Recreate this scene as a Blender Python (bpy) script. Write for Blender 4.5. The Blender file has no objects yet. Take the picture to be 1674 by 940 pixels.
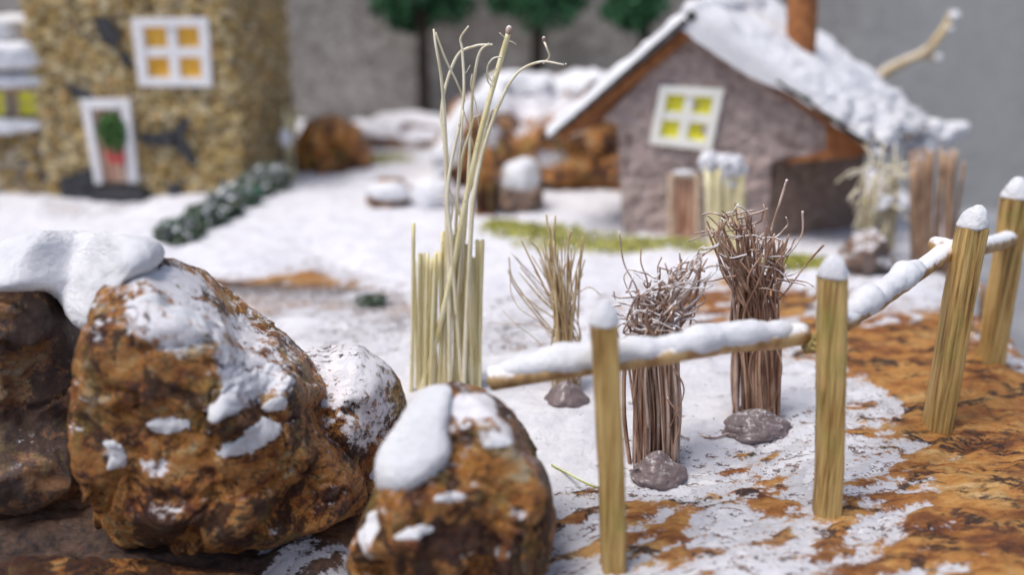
import bpy, math, random
import numpy as np
from mathutils import Vector, Matrix

random.seed(7)
RNG = np.random.RandomState(11)
SC = bpy.context.scene
SC.unit_settings.system = 'METRIC'
SC.unit_settings.scale_length = 0.01            # one unit is one centimetre: a table-top model
COL = SC.collection

# ------------------------------------------------------------------ camera
H = 8.6
PITCH = math.radians(18.2)
FPX = 1488.0
cam_d = bpy.data.cameras.new('camera')
cam = bpy.data.objects.new('camera', cam_d)
COL.objects.link(cam)
cam.location = (0, 0, H)
cam.rotation_euler = (math.pi/2 - PITCH, 0, 0)
cam_d.sensor_width = 36
cam_d.lens = 32
cam_d.clip_start = 0.1
cam_d.clip_end = 2000
cam_d.dof.use_dof = True
cam_d.dof.focus_distance = 17.0
cam_d.dof.aperture_fstop = 0.086
SC.camera = cam

# ------------------------------------------------------------------ light
SUN_EL, SUN_AZ = math.radians(66), math.radians(238)    # azimuth clockwise from +Y
w = bpy.data.worlds.new("World")
SC.world = w
w.use_nodes = True
wn = w.node_tree
bg = wn.nodes['Background']
sky = wn.nodes.new('ShaderNodeTexSky')
sky.sky_type = 'NISHITA'
sky.sun_disc = False
sky.sun_elevation = SUN_EL
sky.sun_rotation = SUN_AZ
sky.air_density = 0.9
sky.dust_density = 2.6
sky.ozone_density = 0.8
wn.links.new(sky.outputs[0], bg.inputs[0])
bg.inputs[1].default_value = 0.115
sun_d = bpy.data.lights.new('sun', 'SUN')
sun_d.energy = 2.0
sun_d.angle = math.radians(26)
sun_d.color = (1.0, 0.965, 0.925)
sun = bpy.data.objects.new('sun', sun_d)
COL.objects.link(sun)
sdir = Vector((math.sin(SUN_AZ)*math.cos(SUN_EL), math.cos(SUN_AZ)*math.cos(SUN_EL), math.sin(SUN_EL)))
sun.rotation_euler = sdir.to_track_quat('Z', 'Y').to_euler()
sun.location = sdir*60
SC.view_settings.view_transform = 'Standard'
SC.view_settings.look = 'None'
SC.view_settings.exposure = 0.46
SC.view_settings.gamma = 1
SC.render.engine = 'CYCLES'
SC.cycles.use_denoising = True
SC.cycles.max_bounces = 6
SC.cycles.transparent_max_bounces = 4

# ------------------------------------------------------------------ geometry helpers
CF = np.array([0, math.cos(PITCH), -math.sin(PITCH)])
CU = np.array([0, math.sin(PITCH), math.cos(PITCH)])
CO = np.array([0, 0, H])

def ray(px, py):
    return CF + np.array([1.0, 0, 0])*(px-837)/FPX + CU*(470-py)/FPX

def gnd(px, py, z=0.0):
    d = ray(px, py)
    return CO + d*((z-H)/d[2])

def at(px, py, Y):
    d = ray(px, py)
    return CO + d*(Y/d[1])

def onplane(px, py, P, n):
    d = ray(px, py)
    return CO + d*(np.dot(np.array(P)-CO, n)/np.dot(d, n))

def proj(V):
    r = V - CO
    dep = r @ CF
    return 837+FPX*r[:, 0]/dep, 470-FPX*(r @ CU)/dep, dep

_P = RNG.permutation(256)
_P = np.concatenate([_P, _P, _P])
_G = RNG.normal(size=(256, 3))
_G /= np.linalg.norm(_G, axis=1)[:, None]

def pn3(p):
    i = np.floor(p).astype(np.int64)
    f = p - i
    u = f*f*f*(f*(f*6-15)+10)
    i &= 255
    out = np.zeros(len(p))
    for a in (0, 1):
        wa = u[:, 0] if a else 1-u[:, 0]
        pa = _P[(i[:, 0]+a) & 255]
        for b in (0, 1):
            wb = u[:, 1] if b else 1-u[:, 1]
            pb = _P[(pa+i[:, 1]+b) & 255]
            for c in (0, 1):
                wc = u[:, 2] if c else 1-u[:, 2]
                g = _G[_P[(pb+i[:, 2]+c) & 255]]
                out += wa*wb*wc*(g[:, 0]*(f[:, 0]-a)+g[:, 1]*(f[:, 1]-b)+g[:, 2]*(f[:, 2]-c))
    return out*1.6

def fbm(p, octv=4, gain=0.5, seed=0.0, ridge=False):
    s = np.zeros(len(p)); a = 1.0; q = p + seed*7.31 + 50
    for k in range(octv):
        n = pn3(q)
        if ridge:
            n = 1-2*np.abs(n)
        s += a*n
        a *= gain
        q = q*2.03+11.7
    return s

def fb2(x, y, sx, sy, octv=4, seed=0.0, ridge=False, gain=0.5):
    return fbm(np.stack([x*sx, y*sy, np.full(len(x), 3.3+seed)], 1), octv, gain, seed, ridge)

def sstep(a, b, x):
    t = np.clip((x-a)/(b-a), 0, 1)
    return t*t*(3-2*t)

def mesh(name, V, F, mat=None, parent=None, smooth=True, attrs=None):
    V = np.asarray(V, dtype=np.float32)
    me = bpy.data.meshes.new(name)
    if isinstance(F, np.ndarray):
        n, k = F.shape
        me.vertices.add(len(V)); me.vertices.foreach_set('co', V.ravel())
        me.loops.add(n*k); me.loops.foreach_set('vertex_index', F.astype(np.int32).ravel())
        me.polygons.add(n)
        me.polygons.foreach_set('loop_start', np.arange(0, n*k, k, dtype=np.int32))
        me.polygons.foreach_set('loop_total', np.full(n, k, dtype=np.int32))
        me.update(calc_edges=True)
    else:
        me.from_pydata([tuple(map(float, v)) for v in V], [], F)
        me.update()
    if smooth:
        me.polygons.foreach_set('use_smooth', np.ones(len(me.polygons), dtype=bool))
    if attrs:
        for k_, a_ in attrs.items():
            a_ = np.asarray(a_, dtype=np.float32)
            if a_.ndim == 1:
                at_ = me.attributes.new(k_, 'FLOAT', 'POINT'); at_.data.foreach_set('value', a_)
            else:
                at_ = me.attributes.new(k_, 'FLOAT_COLOR', 'POINT'); at_.data.foreach_set('color', a_.ravel())
    o = bpy.data.objects.new(name, me)
    COL.objects.link(o)
    if mat:
        me.materials.append(mat)
    if parent:
        o.parent = parent
        o.matrix_parent_inverse = Matrix.Translation(-Vector(parent.location))
    return o

def tag(o, label=None, cat=None, group=None, kind=None):
    if label: o['label'] = label
    if cat: o['category'] = cat
    if group: o['group'] = group
    if kind: o['kind'] = kind
    return o

def thing(name, loc, label, cat, group=None):
    o = bpy.data.objects.new(name, None)
    o.empty_display_size = 0.5
    o.location = tuple(map(float, loc))
    COL.objects.link(o)
    return tag(o, label, cat, group)

class MB:
    """collects shapes into one mesh"""
    def __init__(s): s.V = []; s.F = []; s.C = []
    def add(s, V, F, c=None):
        n = len(s.V)
        s.V += [tuple(map(float, v)) for v in V]
        s.F += [tuple(i+n for i in f) for f in F]
        s.C += [c if c is not None else (1, 1, 1, 1)]*len(V)
    def prism(s, pts, d, c=None):
        pts = [np.array(p, dtype=float) for p in pts]; d = np.array(d, dtype=float); n = len(pts)
        s.add(pts+[p+d for p in pts], [tuple(range(n-1, -1, -1)), tuple(range(n, 2*n))] +
              [(i, (i+1) % n, n+(i+1) % n, n+i) for i in range(n)], c)
    def box(s, c, size, R=None, col=None):
        sx, sy, sz = [v/2 for v in size]
        V = np.array([(x, y, z) for x in (-sx, sx) for y in (-sy, sy) for z in (-sz, sz)])
        if R is not None: V = V @ np.array(R).T
        s.add(V+np.array(c), [(0, 1, 3, 2), (4, 6, 7, 5), (0, 4, 5, 1), (2, 3, 7, 6), (0, 2, 6, 4), (1, 5, 7, 3)], col)
    def tube(s, pts, rad, sides=6, col=None, jit=0, tip=True):
        V, F = tube(pts, rad, sides, jit)
        s.add(V, F, col)
    def build(s, name, mat, parent=None, smooth=False):
        at_ = {'col': np.array(s.C)} if s.C else None
        return mesh(name, s.V, s.F, mat, parent, smooth, at_)

def spline(pts, n):
    P = np.array(pts, dtype=float)
    if len(P) == 2:
        t = np.linspace(0, 1, n)[:, None]
        return P[0]*(1-t)+P[1]*t
    Q = np.vstack([2*P[0]-P[1], P, 2*P[-1]-P[-2]])
    out = []
    m = len(P)-1
    for u in np.linspace(0, m-1e-6, n):
        k = int(u); t = u-k
        a, b, c, d = Q[k:k+4]
        out.append(0.5*((2*b)+(-a+c)*t+(2*a-5*b+4*c-d)*t*t+(-a+3*b-3*c+d)*t**3))
    return np.array(out)

def tube(pts, rad, sides=6, jit=0, shape=None):
    P = np.array(pts, dtype=float); n = len(P)
    rad = np.interp(np.linspace(0, 1, n), np.linspace(0, 1, len(rad)), rad) if hasattr(rad, '__len__') else np.full(n, rad)
    T = np.gradient(P, axis=0); T /= np.linalg.norm(T, axis=1)[:, None]+1e-9
    ref = np.array([0.0, 1.0, 0.0]) if abs(T[0][1]) < 0.9 else np.array([1.0, 0, 0])
    N = np.cross(T, ref); N /= np.linalg.norm(N, axis=1)[:, None]+1e-9
    B = np.cross(T, N)
    a = np.arange(sides)*2*math.pi/sides
    sh = np.ones(sides) if shape is None else shape
    R = rad[:, None]*sh[None, :]*(1+jit*RNG.uniform(-1, 1, (n, sides)))
    V = P[:, None]+R[..., None]*(np.cos(a)[None, :, None]*N[:, None]+np.sin(a)[None, :, None]*B[:, None])
    V = V.reshape(-1, 3)
    F = []
    for i in range(n-1):
        for j in range(sides):
            k = (j+1) % sides
            F.append((i*sides+j, i*sides+k, (i+1)*sides+k, (i+1)*sides+j))
    F.append(tuple(range(sides-1, -1, -1))); F.append(tuple(range((n-1)*sides, n*sides)))
    return V, F

# ------------------------------------------------------------------ materials
class NT:
    def __init__(s, name, rough=0.8, spec=0.3):
        s.m = bpy.data.materials.new(name); s.m.use_nodes = True
        s.t = s.m.node_tree; s.b = s.t.nodes['Principled BSDF']
        s.b.inputs['Roughness'].default_value = rough
        s.b.inputs['Specular IOR Level'].default_value = spec
        s.tc = s.t.nodes.new('ShaderNodeTexCoord')
        s.co = s.tc.outputs['Object']
    def n(s, k): return s.t.nodes.new(k)
    def l(s, a, b): s.t.links.new(a, b)
    def mapping(s, sc, rot=(0, 0, 0)):
        m = s.n('ShaderNodeMapping'); m.inputs['Scale'].default_value = sc; m.inputs['Rotation'].default_value = rot
        s.l(s.co, m.inputs[0]); return m.outputs[0]
    def noise(s, scale, detail=5, rough=0.6, vec=None, dist=0, out=0):
        m = s.n('ShaderNodeTexNoise'); m.inputs['Scale'].default_value = scale
        m.inputs['Detail'].default_value = detail; m.inputs['Roughness'].default_value = rough
        m.inputs['Distortion'].default_value = dist
        s.l(vec or s.co, m.inputs['Vector']); return m.outputs[out]
    def voro(s, scale, vec=None, out='Distance', feat='F1'):
        m = s.n('ShaderNodeTexVoronoi'); m.inputs['Scale'].default_value = scale; m.feature = feat
        s.l(vec or s.co, m.inputs['Vector']); return m.outputs[out]
    def ramp(s, fac, stops):
        m = s.n('ShaderNodeValToRGB'); e = m.color_ramp.elements
        while len(e) > 1: e.remove(e[0])
        e[0].position = stops[0][0]; e[0].color = (*stops[0][1], 1)
        for p, c in stops[1:]:
            x = e.new(p); x.color = (*c, 1)
        s.l(fac, m.inputs[0]); return m.outputs[0]
    def step(s, fac, a, b):
        m = s.n('ShaderNodeMapRange'); m.inputs[1].default_value = a; m.inputs[2].default_value = b
        m.interpolation_type = 'SMOOTHSTEP'
        s.l(fac, m.inputs[0]); return m.outputs[0]
    def mix(s, f, a, b, mode='MIX'):
        m = s.n('ShaderNodeMix'); m.data_type = 'RGBA'; m.blend_type = mode
        for v, i in ((f, 0), (a, 6), (b, 7)):
            if isinstance(v, (int, float)): m.inputs[i].default_value = v
            elif isinstance(v, tuple): m.inputs[i].default_value = (*v, 1)
            else: s.l(v, m.inputs[i])
        return m.outputs[2]
    def math(s, op, a, b=0.0):
        m = s.n('ShaderNodeMath'); m.operation = op
        for v, i in ((a, 0), (b, 1)):
            if isinstance(v, (int, float)): m.inputs[i].default_value = v
            else: s.l(v, m.inputs[i])
        return m.outputs[0]
    def attr(s, name, out=2):
        m = s.n('ShaderNodeAttribute'); m.attribute_name = name; return m.outputs[out]
    def color(s, c):
        if isinstance(c, tuple): s.b.inputs['Base Color'].default_value = (*c, 1)
        else: s.l(c, s.b.inputs['Base Color'])
    def bump(s, h, strength=0.5, dist=0.05):
        m = s.n('ShaderNodeBump'); m.inputs['Strength'].default_value = strength; m.inputs['Distance'].default_value = dist
        s.l(h, m.inputs['Height'])
        if s.b.inputs['Normal'].links:
            s.l(s.b.inputs['Normal'].links[0].from_socket, m.inputs['Normal'])
        s.l(m.outputs[0], s.b.inputs['Normal'])
    def snowtop(s, col, lo=0.25, hi=0.8, amount=0.5, scale=6):
        """powder lying on the upward facing sides"""
        g = s.n('ShaderNodeNewGeometry'); x = s.n('ShaderNodeSeparateXYZ'); s.l(g.outputs['Normal'], x.inputs[0])
        v = s.math('ADD', s.math('MULTIPLY', x.outputs[2], 0.5), s.math('MULTIPLY', s.noise(scale, 4, .7), amount*2))
        f = s.step(v, lo+amount, hi+amount)
        return s.mix(f, col, SNOWC)

SNOWC = (0.86, 0.86, 0.88)

def mk_snow(name='snow', specks=True, grain=14, a=(0.70, 0.69, 0.735), b=(0.79, 0.785, 0.815), ground=False):
    m = NT(name, 0.8, 0.2)
    c = m.mix(m.step(m.noise(1.4, 5, .65), .38, .62), a, b)
    if ground:
        v = m.mapping((0.8, 1.7, 1.0), (0, 0, 0.33))
        fl = m.noise(5.5, 8, 0.75, vec=v)
        mg = m.attr('margin')
        thinf = m.step(m.math('ADD', m.math('MULTIPLY', mg, 1.3), m.math('SUBTRACT', fl, 0.5)), 0.005, -0.02)
        c = m.mix(m.math('MULTIPLY', thinf, 0.85), c, m.ramp(m.noise(4, 6, .7), [(.4, (.04, .02, .018)), (.6, (.20, .09, .05))]))
        gr = m.step(m.noise(9, 6, .8), 0.60, 0.68)
        c = m.mix(m.math('MULTIPLY', m.math('MULTIPLY', gr, m.step(mg, .22, .05)), .55), c, (.25, .20, .20))
    if specks:
        sp = m.step(m.voro(4.5, out='Distance'), 0.13, 0.06)
        gate = m.step(m.noise(1.1, 2), 0.46, 0.60)
        c = m.mix(m.math('MULTIPLY', sp, gate), c, (0.06, 0.05, 0.05))
    m.color(c)
    m.bump(m.noise(grain, 8, 0.85), 0.9, 0.045)
    m.bump(m.noise(3, 5, 0.7), 0.4, 0.10)
    m.b.inputs['Subsurface Weight'].default_value = 0.2
    m.b.inputs['Subsurface Radius'].default_value = (0.12, 0.12, 0.14)
    m.b.inputs['Subsurface Scale'].default_value = 0.4
    return m.m

def mk_rock(name, rust=1.0, dark=0.5, tone=0.0, scale=1.0):
    m = NT(name, 0.5, 0.5)
    big = m.noise(0.8*scale, 7, 0.62, dist=0.7)
    strat = m.noise(1.7*scale, 8, 0.66, vec=m.mapping((0.8, 0.8, 1.25), (0.3, 0.9, 0.2)), dist=0.6)
    c = m.ramp(strat, [(0.33, (0.07, 0.02, 0.018)), (0.40, (0.26, 0.075, 0.03)), (0.45, (0.60, 0.19, 0.04)),
                       (0.50, (0.86, 0.38, 0.08)), (0.55, (0.70, 0.25, 0.055)), (0.60, (0.90, 0.54, 0.20)), (0.68, (0.88, 0.72, 0.50))])
    sp_ = m.noise(7*scale, 8, 0.78)
    c = m.mix(m.math('MULTIPLY', m.step(sp_, 0.50, 0.60), 0.55), c, (0.92, 0.52, 0.19))
    c = m.mix(m.math('MULTIPLY', m.step(sp_, 0.45, 0.38), 0.6), c, (0.10, 0.028, 0.018))
    dk = m.step(m.math('ADD', big, m.math('MULTIPLY', m.math('SUBTRACT', sp_, .5), .25)), 0.488+0.05*(dark-.5), 0.460+0.05*(dark-.5))
    c = m.mix(m.math('MULTIPLY', dk, 0.86), c, m.ramp(m.noise(6*scale, 6, .7), [(0.4, (0.020, 0.008, 0.010)), (0.65, (0.14, 0.045, 0.03))]))
    ochre = m.step(m.noise(0.9*scale, 6, 0.65, vec=m.mapping((1, 1, 1), (1, 2, 3))), 0.56, 0.62)
    c = m.mix(m.math('MULTIPLY', ochre, 0.7), c, m.ramp(m.noise(8*scale, 6, .7), [(0.40, (0.22, 0.13, 0.03)), (0.56, (0.60, 0.40, 0.10))]))
    crack = m.math('ABSOLUTE', m.math('SUBTRACT', m.noise(1.3*scale, 7, 0.62, vec=m.mapping((1, 1, 1.6), (.4, 2.2, .9)), dist=.6), 0.5))
    c = m.mix(m.math('MULTIPLY', m.step(crack, 0.022, 0.004), 0.85), c, (0.02, 0.010, 0.010))
    fine = m.noise(22*scale, 5, 0.75)
    c = m.mix(m.math('MULTIPLY', m.step(fine, 0.44, 0.34), 0.4), c, (0.03, 0.014, 0.012))
    if tone > 0: c = m.mix(tone, c, m.ramp(m.noise(3*scale, 6, .7), [(0.35, (0.22, 0.17, 0.15)), (0.65, (0.52, 0.43, 0.39))]))
    sn = m.math('ADD', m.attr('snow'), m.math('MULTIPLY', m.math('SUBTRACT', m.noise(5*scale, 11, 0.8), 0.5), 2.0))
    sf = m.step(sn, 0.44, 0.56)
    c = m.mix(m.math('MULTIPLY', sf, .97), c, (0.84, 0.82, 0.85))
    m.color(c)
    m.l(m.math('ADD', m.math('MULTIPLY', sf, 0.4), m.math('MULTIPLY', fine, .8)), m.b.inputs['Roughness'])
    inv = m.math('SUBTRACT', 1.0, m.math('MULTIPLY', sf, .75))
    m.bump(m.math('MULTIPLY', m.step(crack, 0.0, 0.03), inv), 0.5, 0.08)
    m.bump(m.math('MULTIPLY', m.noise(5*scale, 10, 0.8), inv), 0.8, 0.16)
    m.bump(m.math('MULTIPLY', m.noise(20*scale, 5, 0.75), inv), 0.6, 0.04)
    return m.m

def mk_bark():
    m = NT('bark_ground', 0.42, 0.5)
    v = m.mapping((0.38, 1.5, 1.0), (0, 0, 0.42))
    a = m.noise(1.3, 10, 0.72, vec=v, dist=.35)
    c = m.ramp(a, [(0.28, (0.06, 0.022, 0.012)), (0.40, (0.22, 0.07, 0.02)), (0.46, (0.46, 0.18, 0.04)),
                   (0.53, (0.64, 0.31, 0.08)), (0.60, (0.72, 0.42, 0.15)), (0.7, (0.76, 0.56, 0.30))])
    f = m.noise(7, 8, 0.75, vec=v)
    c = m.mix(m.math('MULTIPLY', m.step(f, 0.46, 0.34), 0.75), c, (0.09, 0.03, 0.018))
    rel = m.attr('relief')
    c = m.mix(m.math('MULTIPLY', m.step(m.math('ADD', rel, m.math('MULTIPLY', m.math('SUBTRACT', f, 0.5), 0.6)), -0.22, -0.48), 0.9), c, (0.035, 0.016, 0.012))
    c = m.mix(m.math('MULTIPLY', m.step(m.noise(0.7, 3), 0.55, 0.7), 0.5), c, (0.30, 0.11, 0.035))
    ck = m.math('ABSOLUTE', m.math('SUBTRACT', m.noise(0.9, 8, 0.66, vec=m.mapping((0.5, 1.9, 1), (0, 0, 0.3)), dist=.25), 0.5))
    c = m.mix(m.math('MULTIPLY', m.math('MULTIPLY', m.step(ck, 0.040, 0.012), m.step(m.noise(.6, 3), .44, .54)), 0.95), c, (0.03, 0.014, 0.012))
    c = m.mix(m.math('MULTIPLY', m.step(m.noise(0.5, 6, .7, vec=m.mapping((.8, 1.5, 1), (0, 0, 1.3))), 0.53, 0.62), 0.65), c, m.ramp(m.noise(9, 8, .75, vec=v), [(.38, (.10, .03, .015)), (.6, (.38, .13, .04))]))
    bl = m.step(m.noise(0.8, 8, 0.72, vec=m.mapping((0.6, 1.7, 1), (0, 0, 0.5)), dist=.2), 0.415, 0.385)
    c = m.mix(m.math('MULTIPLY', bl, .9), c, (0.045, 0.025, 0.022))
    dirt_shade = m.attr('soil_shade')  # soil colour, also painted as shade beneath the front boulders
    c = m.mix(dirt_shade, c, m.ramp(m.noise(5, 6, 0.7), [(0.38, (0.025, 0.012, 0.010)), (0.65, (0.15, 0.08, 0.05))]))
    sn = m.math('ADD', m.attr('dust'), m.math('MULTIPLY', m.math('SUBTRACT', m.noise(11, 9, 0.8, vec=m.mapping((0.8, 1.4, 1), (0, 0, 0.35))), 0.5), 1.8))
    sf = m.step(sn, 0.42, 0.60)
    c = m.mix(sf, c, (0.84, 0.83, 0.87))
    hs = m.n('ShaderNodeHueSaturation'); hs.inputs['Saturation'].default_value = 1.0; hs.inputs['Value'].default_value = .80; m.l(c, hs.inputs['Color']); c = hs.outputs[0]
    m.color(c)
    m.bump(m.noise(3.0, 9, 0.75, vec=v), 0.7, 0.14)
    m.bump(m.noise(14, 6, 0.7, vec=v), 0.7, 0.04)
    return m.m

def mk_bamboo(name, a=(0.40, 0.235, 0.07), b=(0.60, 0.41, 0.155), green=0.45):
    m = NT(name, 0.5, 0.4)
    v = m.mapping((9, 9, 0.35))
    n1 = m.noise(1.3, 5, 0.65, vec=v)
    c = m.ramp(n1, [(0.33, (a[0]*.35, a[1]*.30, a[2]*.3)), (0.43, a), (0.56, b), (0.75, (b[0]*1.15, b[1]*1.15, b[2]*1.25))])
    c = m.mix(m.math('MULTIPLY', m.step(m.noise(0.9, 3), 0.5, 0.72), green), c, (0.30, 0.30, 0.06))
    c = m.mix(m.math('MULTIPLY', m.step(m.noise(26, 4, 0.7), 0.64, 0.72), 0.6), c, (0.09, 0.045, 0.02))
    m.color(c)
    m.bump(m.noise(2.5, 5, 0.7, vec=v), 0.8, 0.05)
    return m.m

def mk_straw(name, a, b, spots=0.7, dust=0.35, sc=1.0, lo=.25, hi=.6):
    m = NT(name, 0.55, 0.35)
    c = m.mix(m.step(m.noise(2.2*sc, 3, vec=m.mapping((3, 3, .6))), 0.35, 0.65), a, b)
    c = m.mix(m.math('MULTIPLY', m.step(m.noise(12*sc, 3, 0.6), 0.66, 0.72), spots), c, (0.10, 0.05, 0.025))
    c = m.snowtop(c, lo, hi, dust, 7)
    m.color(c)
    m.bump(m.noise(6, 4, 0.7, vec=m.mapping((4, 4, .5))), 0.5, 0.02)
    return m.m

def mk_simple(name, a, b=None, scale=4, rough=0.7, bump=0.4, dist=0.05, spec=0.3):
    m = NT(name, rough, spec)
    b = b or tuple(x*1.25 for x in a)
    n = m.noise(scale, 6, 0.65)
    m.color(m.mix(m.step(n, 0.35, 0.65), a, b))
    m.bump(n, bump, dist)
    return m.m

def mk_vcol(name, rough=0.8, var=0.35, scale=6):
    m = NT(name, rough, 0.3)
    c = m.attr('col', 0)
    c = m.mix(m.math('MULTIPLY', m.noise(scale, 4, 0.7), var), c, (0.05, 0.04, 0.03))
    m.color(c); m.bump(m.noise(scale*1.5, 4, .7), 0.4, 0.05)
    return m.m

M = dict(
    snow=mk_snow(ground=True), snow_clean=mk_snow('snow_clean', False, 12, (.78, .78, .81), (.84, .84, .86)), snow_rail=mk_snow('snow_rail', False, 7, (.78, .78, .81), (.84, .84, .86)),
    rock=mk_rock('rusty_rock'), rock_dark=mk_rock('dark_rock', dark=2.2, tone=0.05), rock_left=mk_rock('greyish_rock', dark=1.0, tone=0.35), rock_pale=mk_rock('pinkish_rock', tone=0.45, dark=0.1),
    rock_grey=mk_rock('grey_rock', tone=0.6), bark=mk_bark(),
    post=mk_bamboo('split_bamboo'),
    rail=mk_straw('rail_twig', (0.34, 0.18, 0.07), (0.60, 0.40, 0.18), .6, .35, .5, lo=.05, hi=.35),
    knot=mk_simple('knot_twine', (0.22, 0.17, 0.06), (0.42, 0.34, 0.14), 8),
    straw=mk_straw('pale_straw', (0.72, 0.62, 0.32), (0.86, 0.79, 0.52), 0.5, 0.2, lo=.3, hi=.6),
    wisp=mk_straw('dry_wisp', (0.68, 0.59, 0.38), (0.86, 0.80, 0.62), 0.4, 0.2, lo=.3, hi=.6),
    twig_tan=mk_straw('tan_twig', (0.42, 0.28, 0.14), (0.72, 0.58, 0.34), 0.8, 0.3),
    twig_brown=mk_straw('brown_twig', (0.20, 0.10, 0.065), (0.50, 0.32, 0.22), 0.6, 0.35, lo=.30, hi=.55),
    twig_snowy=mk_straw('snowy_twig', (0.32, 0.20, 0.15), (0.60, 0.46, 0.38), 0.5, 0.5, lo=.08, hi=.35),
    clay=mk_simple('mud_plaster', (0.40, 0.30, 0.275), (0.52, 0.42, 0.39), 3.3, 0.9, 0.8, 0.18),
    clay_brown_shaded=mk_simple('shaded_brown_plaster', (0.22, 0.145, 0.11), (0.34, 0.245, 0.20), 3.3, 0.9, 0.9, 0.2),  # brown plaster with the hut's eave shade put into the colour
    board=mk_simple('rust_board', (0.24, 0.085, 0.03), (0.42, 0.17, 0.06), 3, 0.7),
    thatch=mk_vcol('thatch_bark', 0.85),
    stones=mk_vcol('stone_chips', 0.75, 0.3, 5), 
    mortar=mk_simple('mortar', (0.24, 0.17, 0.07), (0.42, 0.32, 0.15), 3, 0.9, 1.0, 0.2),
    white=mk_simple('white_card', (0.74, 0.72, 0.72), (0.82, 0.80, 0.80), 3, 0.7, 0.2, 0.03),
    cream=mk_simple('cream_card', (0.82, 0.80, 0.72), (0.88, 0.86, 0.80), 3, 0.7, 0.2, 0.03),
    yellow=mk_simple('yellow_pane', (0.72, 0.66, 0.03), (0.82, 0.76, 0.06), 2, 0.5, 0.1),
    amber=mk_simple('amber_pane', (0.76, 0.38, 0.04), (0.86, 0.50, 0.08), 2, 0.5, 0.1),
    olive=mk_simple('olive_pane', (0.66, 0.60, 0.04), (0.80, 0.74, 0.06), 2, 0.5, 0.1),
    doorwood=mk_bamboo('door_wood', (0.38, 0.15, 0.09), (0.66, 0.44, 0.32), 0.0), palewood=mk_simple('pale_wood', (.55, .40, .28), (.70, .56, .42), 4),
    black=mk_simple('slate', (0.02, 0.02, 0.022), (0.07, 0.07, 0.075), 3, 0.7, 0.6, 0.1),
    leaf=mk_vcol('leaf', 0.6, 0.25, 8),
    trunk=mk_simple('tree_trunk', (0.02, 0.014, 0.010), (0.05, 0.035, 0.025), 4, 0.8),
    ribbon=mk_simple('red_ribbon', (0.45, 0.05, 0.05), None, 3),
)

def mk_glue():
    m = NT('glue_blob', 0.5, 0.35)
    c = m.mix(m.noise(2.5, 5, .6), (0.12, 0.075, 0.07), (0.38, 0.30, 0.30))
    m.color(m.snowtop(c, 0.40, 0.66, 0.55, 14))
    m.b.inputs['Transmission Weight'].default_value = 0.35
    m.bump(m.noise(3, 4, .6), 0.6, 0.12)
    m.b.inputs['Coat Weight'].default_value = 0.3
    return m.m
M['glue'] = mk_glue()

def mk_wall():
    m = NT('concrete', 0.9, 0.2)
    n = m.noise(0.12, 8, 0.7)
    c = m.ramp(n, [(0.3, (0.27, 0.25, 0.232)), (0.5, (0.39, 0.363, 0.34)), (0.7, (0.50, 0.47, 0.445))])
    c = m.mix(m.step(m.noise(1.6, 6, 0.8), 0.42, .6), c, (0.19, 0.17, 0.155))
    x = m.n('ShaderNodeSeparateXYZ'); m.l(m.co, x.inputs[0])
    c = m.mix(m.math('MULTIPLY', m.step(x.outputs[0], 12, 30), 0.8), c, m.mix(m.noise(0.25, 6, .7), (0.34, 0.342, 0.33), (0.54, 0.542, 0.525)))
    m.color(c); m.bump(m.noise(1.8, 6, .7), 0.8, 0.3)
    return m.m
M['wall'] = mk_wall()
M['floor'] = mk_simple('grey_floor', (0.20, 0.205, 0.23), (0.30, 0.305, 0.33), 0.3, 0.9, 0.3, 0.1)

# ------------------------------------------------------------------ the setting
wallY = 62.0
mb = MB(); mb.box((0, wallY+1.5, 27), (260, 3, 66)); tag(mb.build('wall', M['wall']), 'rough grey concrete wall standing behind the model village and its trees', 'wall')
mb = MB(); mb.box((0, 40, -6.5), (260, 160, 1)); tag(mb.build('floor', M['floor']), kind='structure')

# outline of the model base on its right-hand side
edge_px = [(2300, 1300), (2050, 940), (1840, 690), (1674, 548), (1600, 487), (1588, 440), (1580, 400), (1560, 360), (1500, 320), (1400, 250), (1300, 215)]
_e = np.array([gnd(*p)[:2] for p in edge_px])
def edge_x(y): return np.interp(y, _e[:, 1], _e[:, 0])

def low(x, y):
    x = np.atleast_1d(np.asarray(x, float)); y = np.atleast_1d(np.asarray(y, float))
    z = 0.10*fb2(x, y, 0.22, 0.22, 2, 1.0)*sstep(8, 14, y)
    # hollow under the boulders at the left front
    z -= 2.9*np.exp(-(((x+4.8)/3.9)**2+((y-11.0)/2.3)**2))
    z -= 1.6*np.exp(-(((x+2.1)/0.8)**2+((y-12.8)/1.7)**2))
    # rise at the back where the trees stand
    z += 0.1*sstep(44, 60, y)
    ex = edge_x(y) + 0.5*fb2(x, y, 0.5, 0.5, 3, 5.0)
    d = x-ex
    z -= 0.5*sstep(-3, 0.2, d)**2
    z -= 6.0*sstep(-0.1, 2.2, d)
    return z

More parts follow.
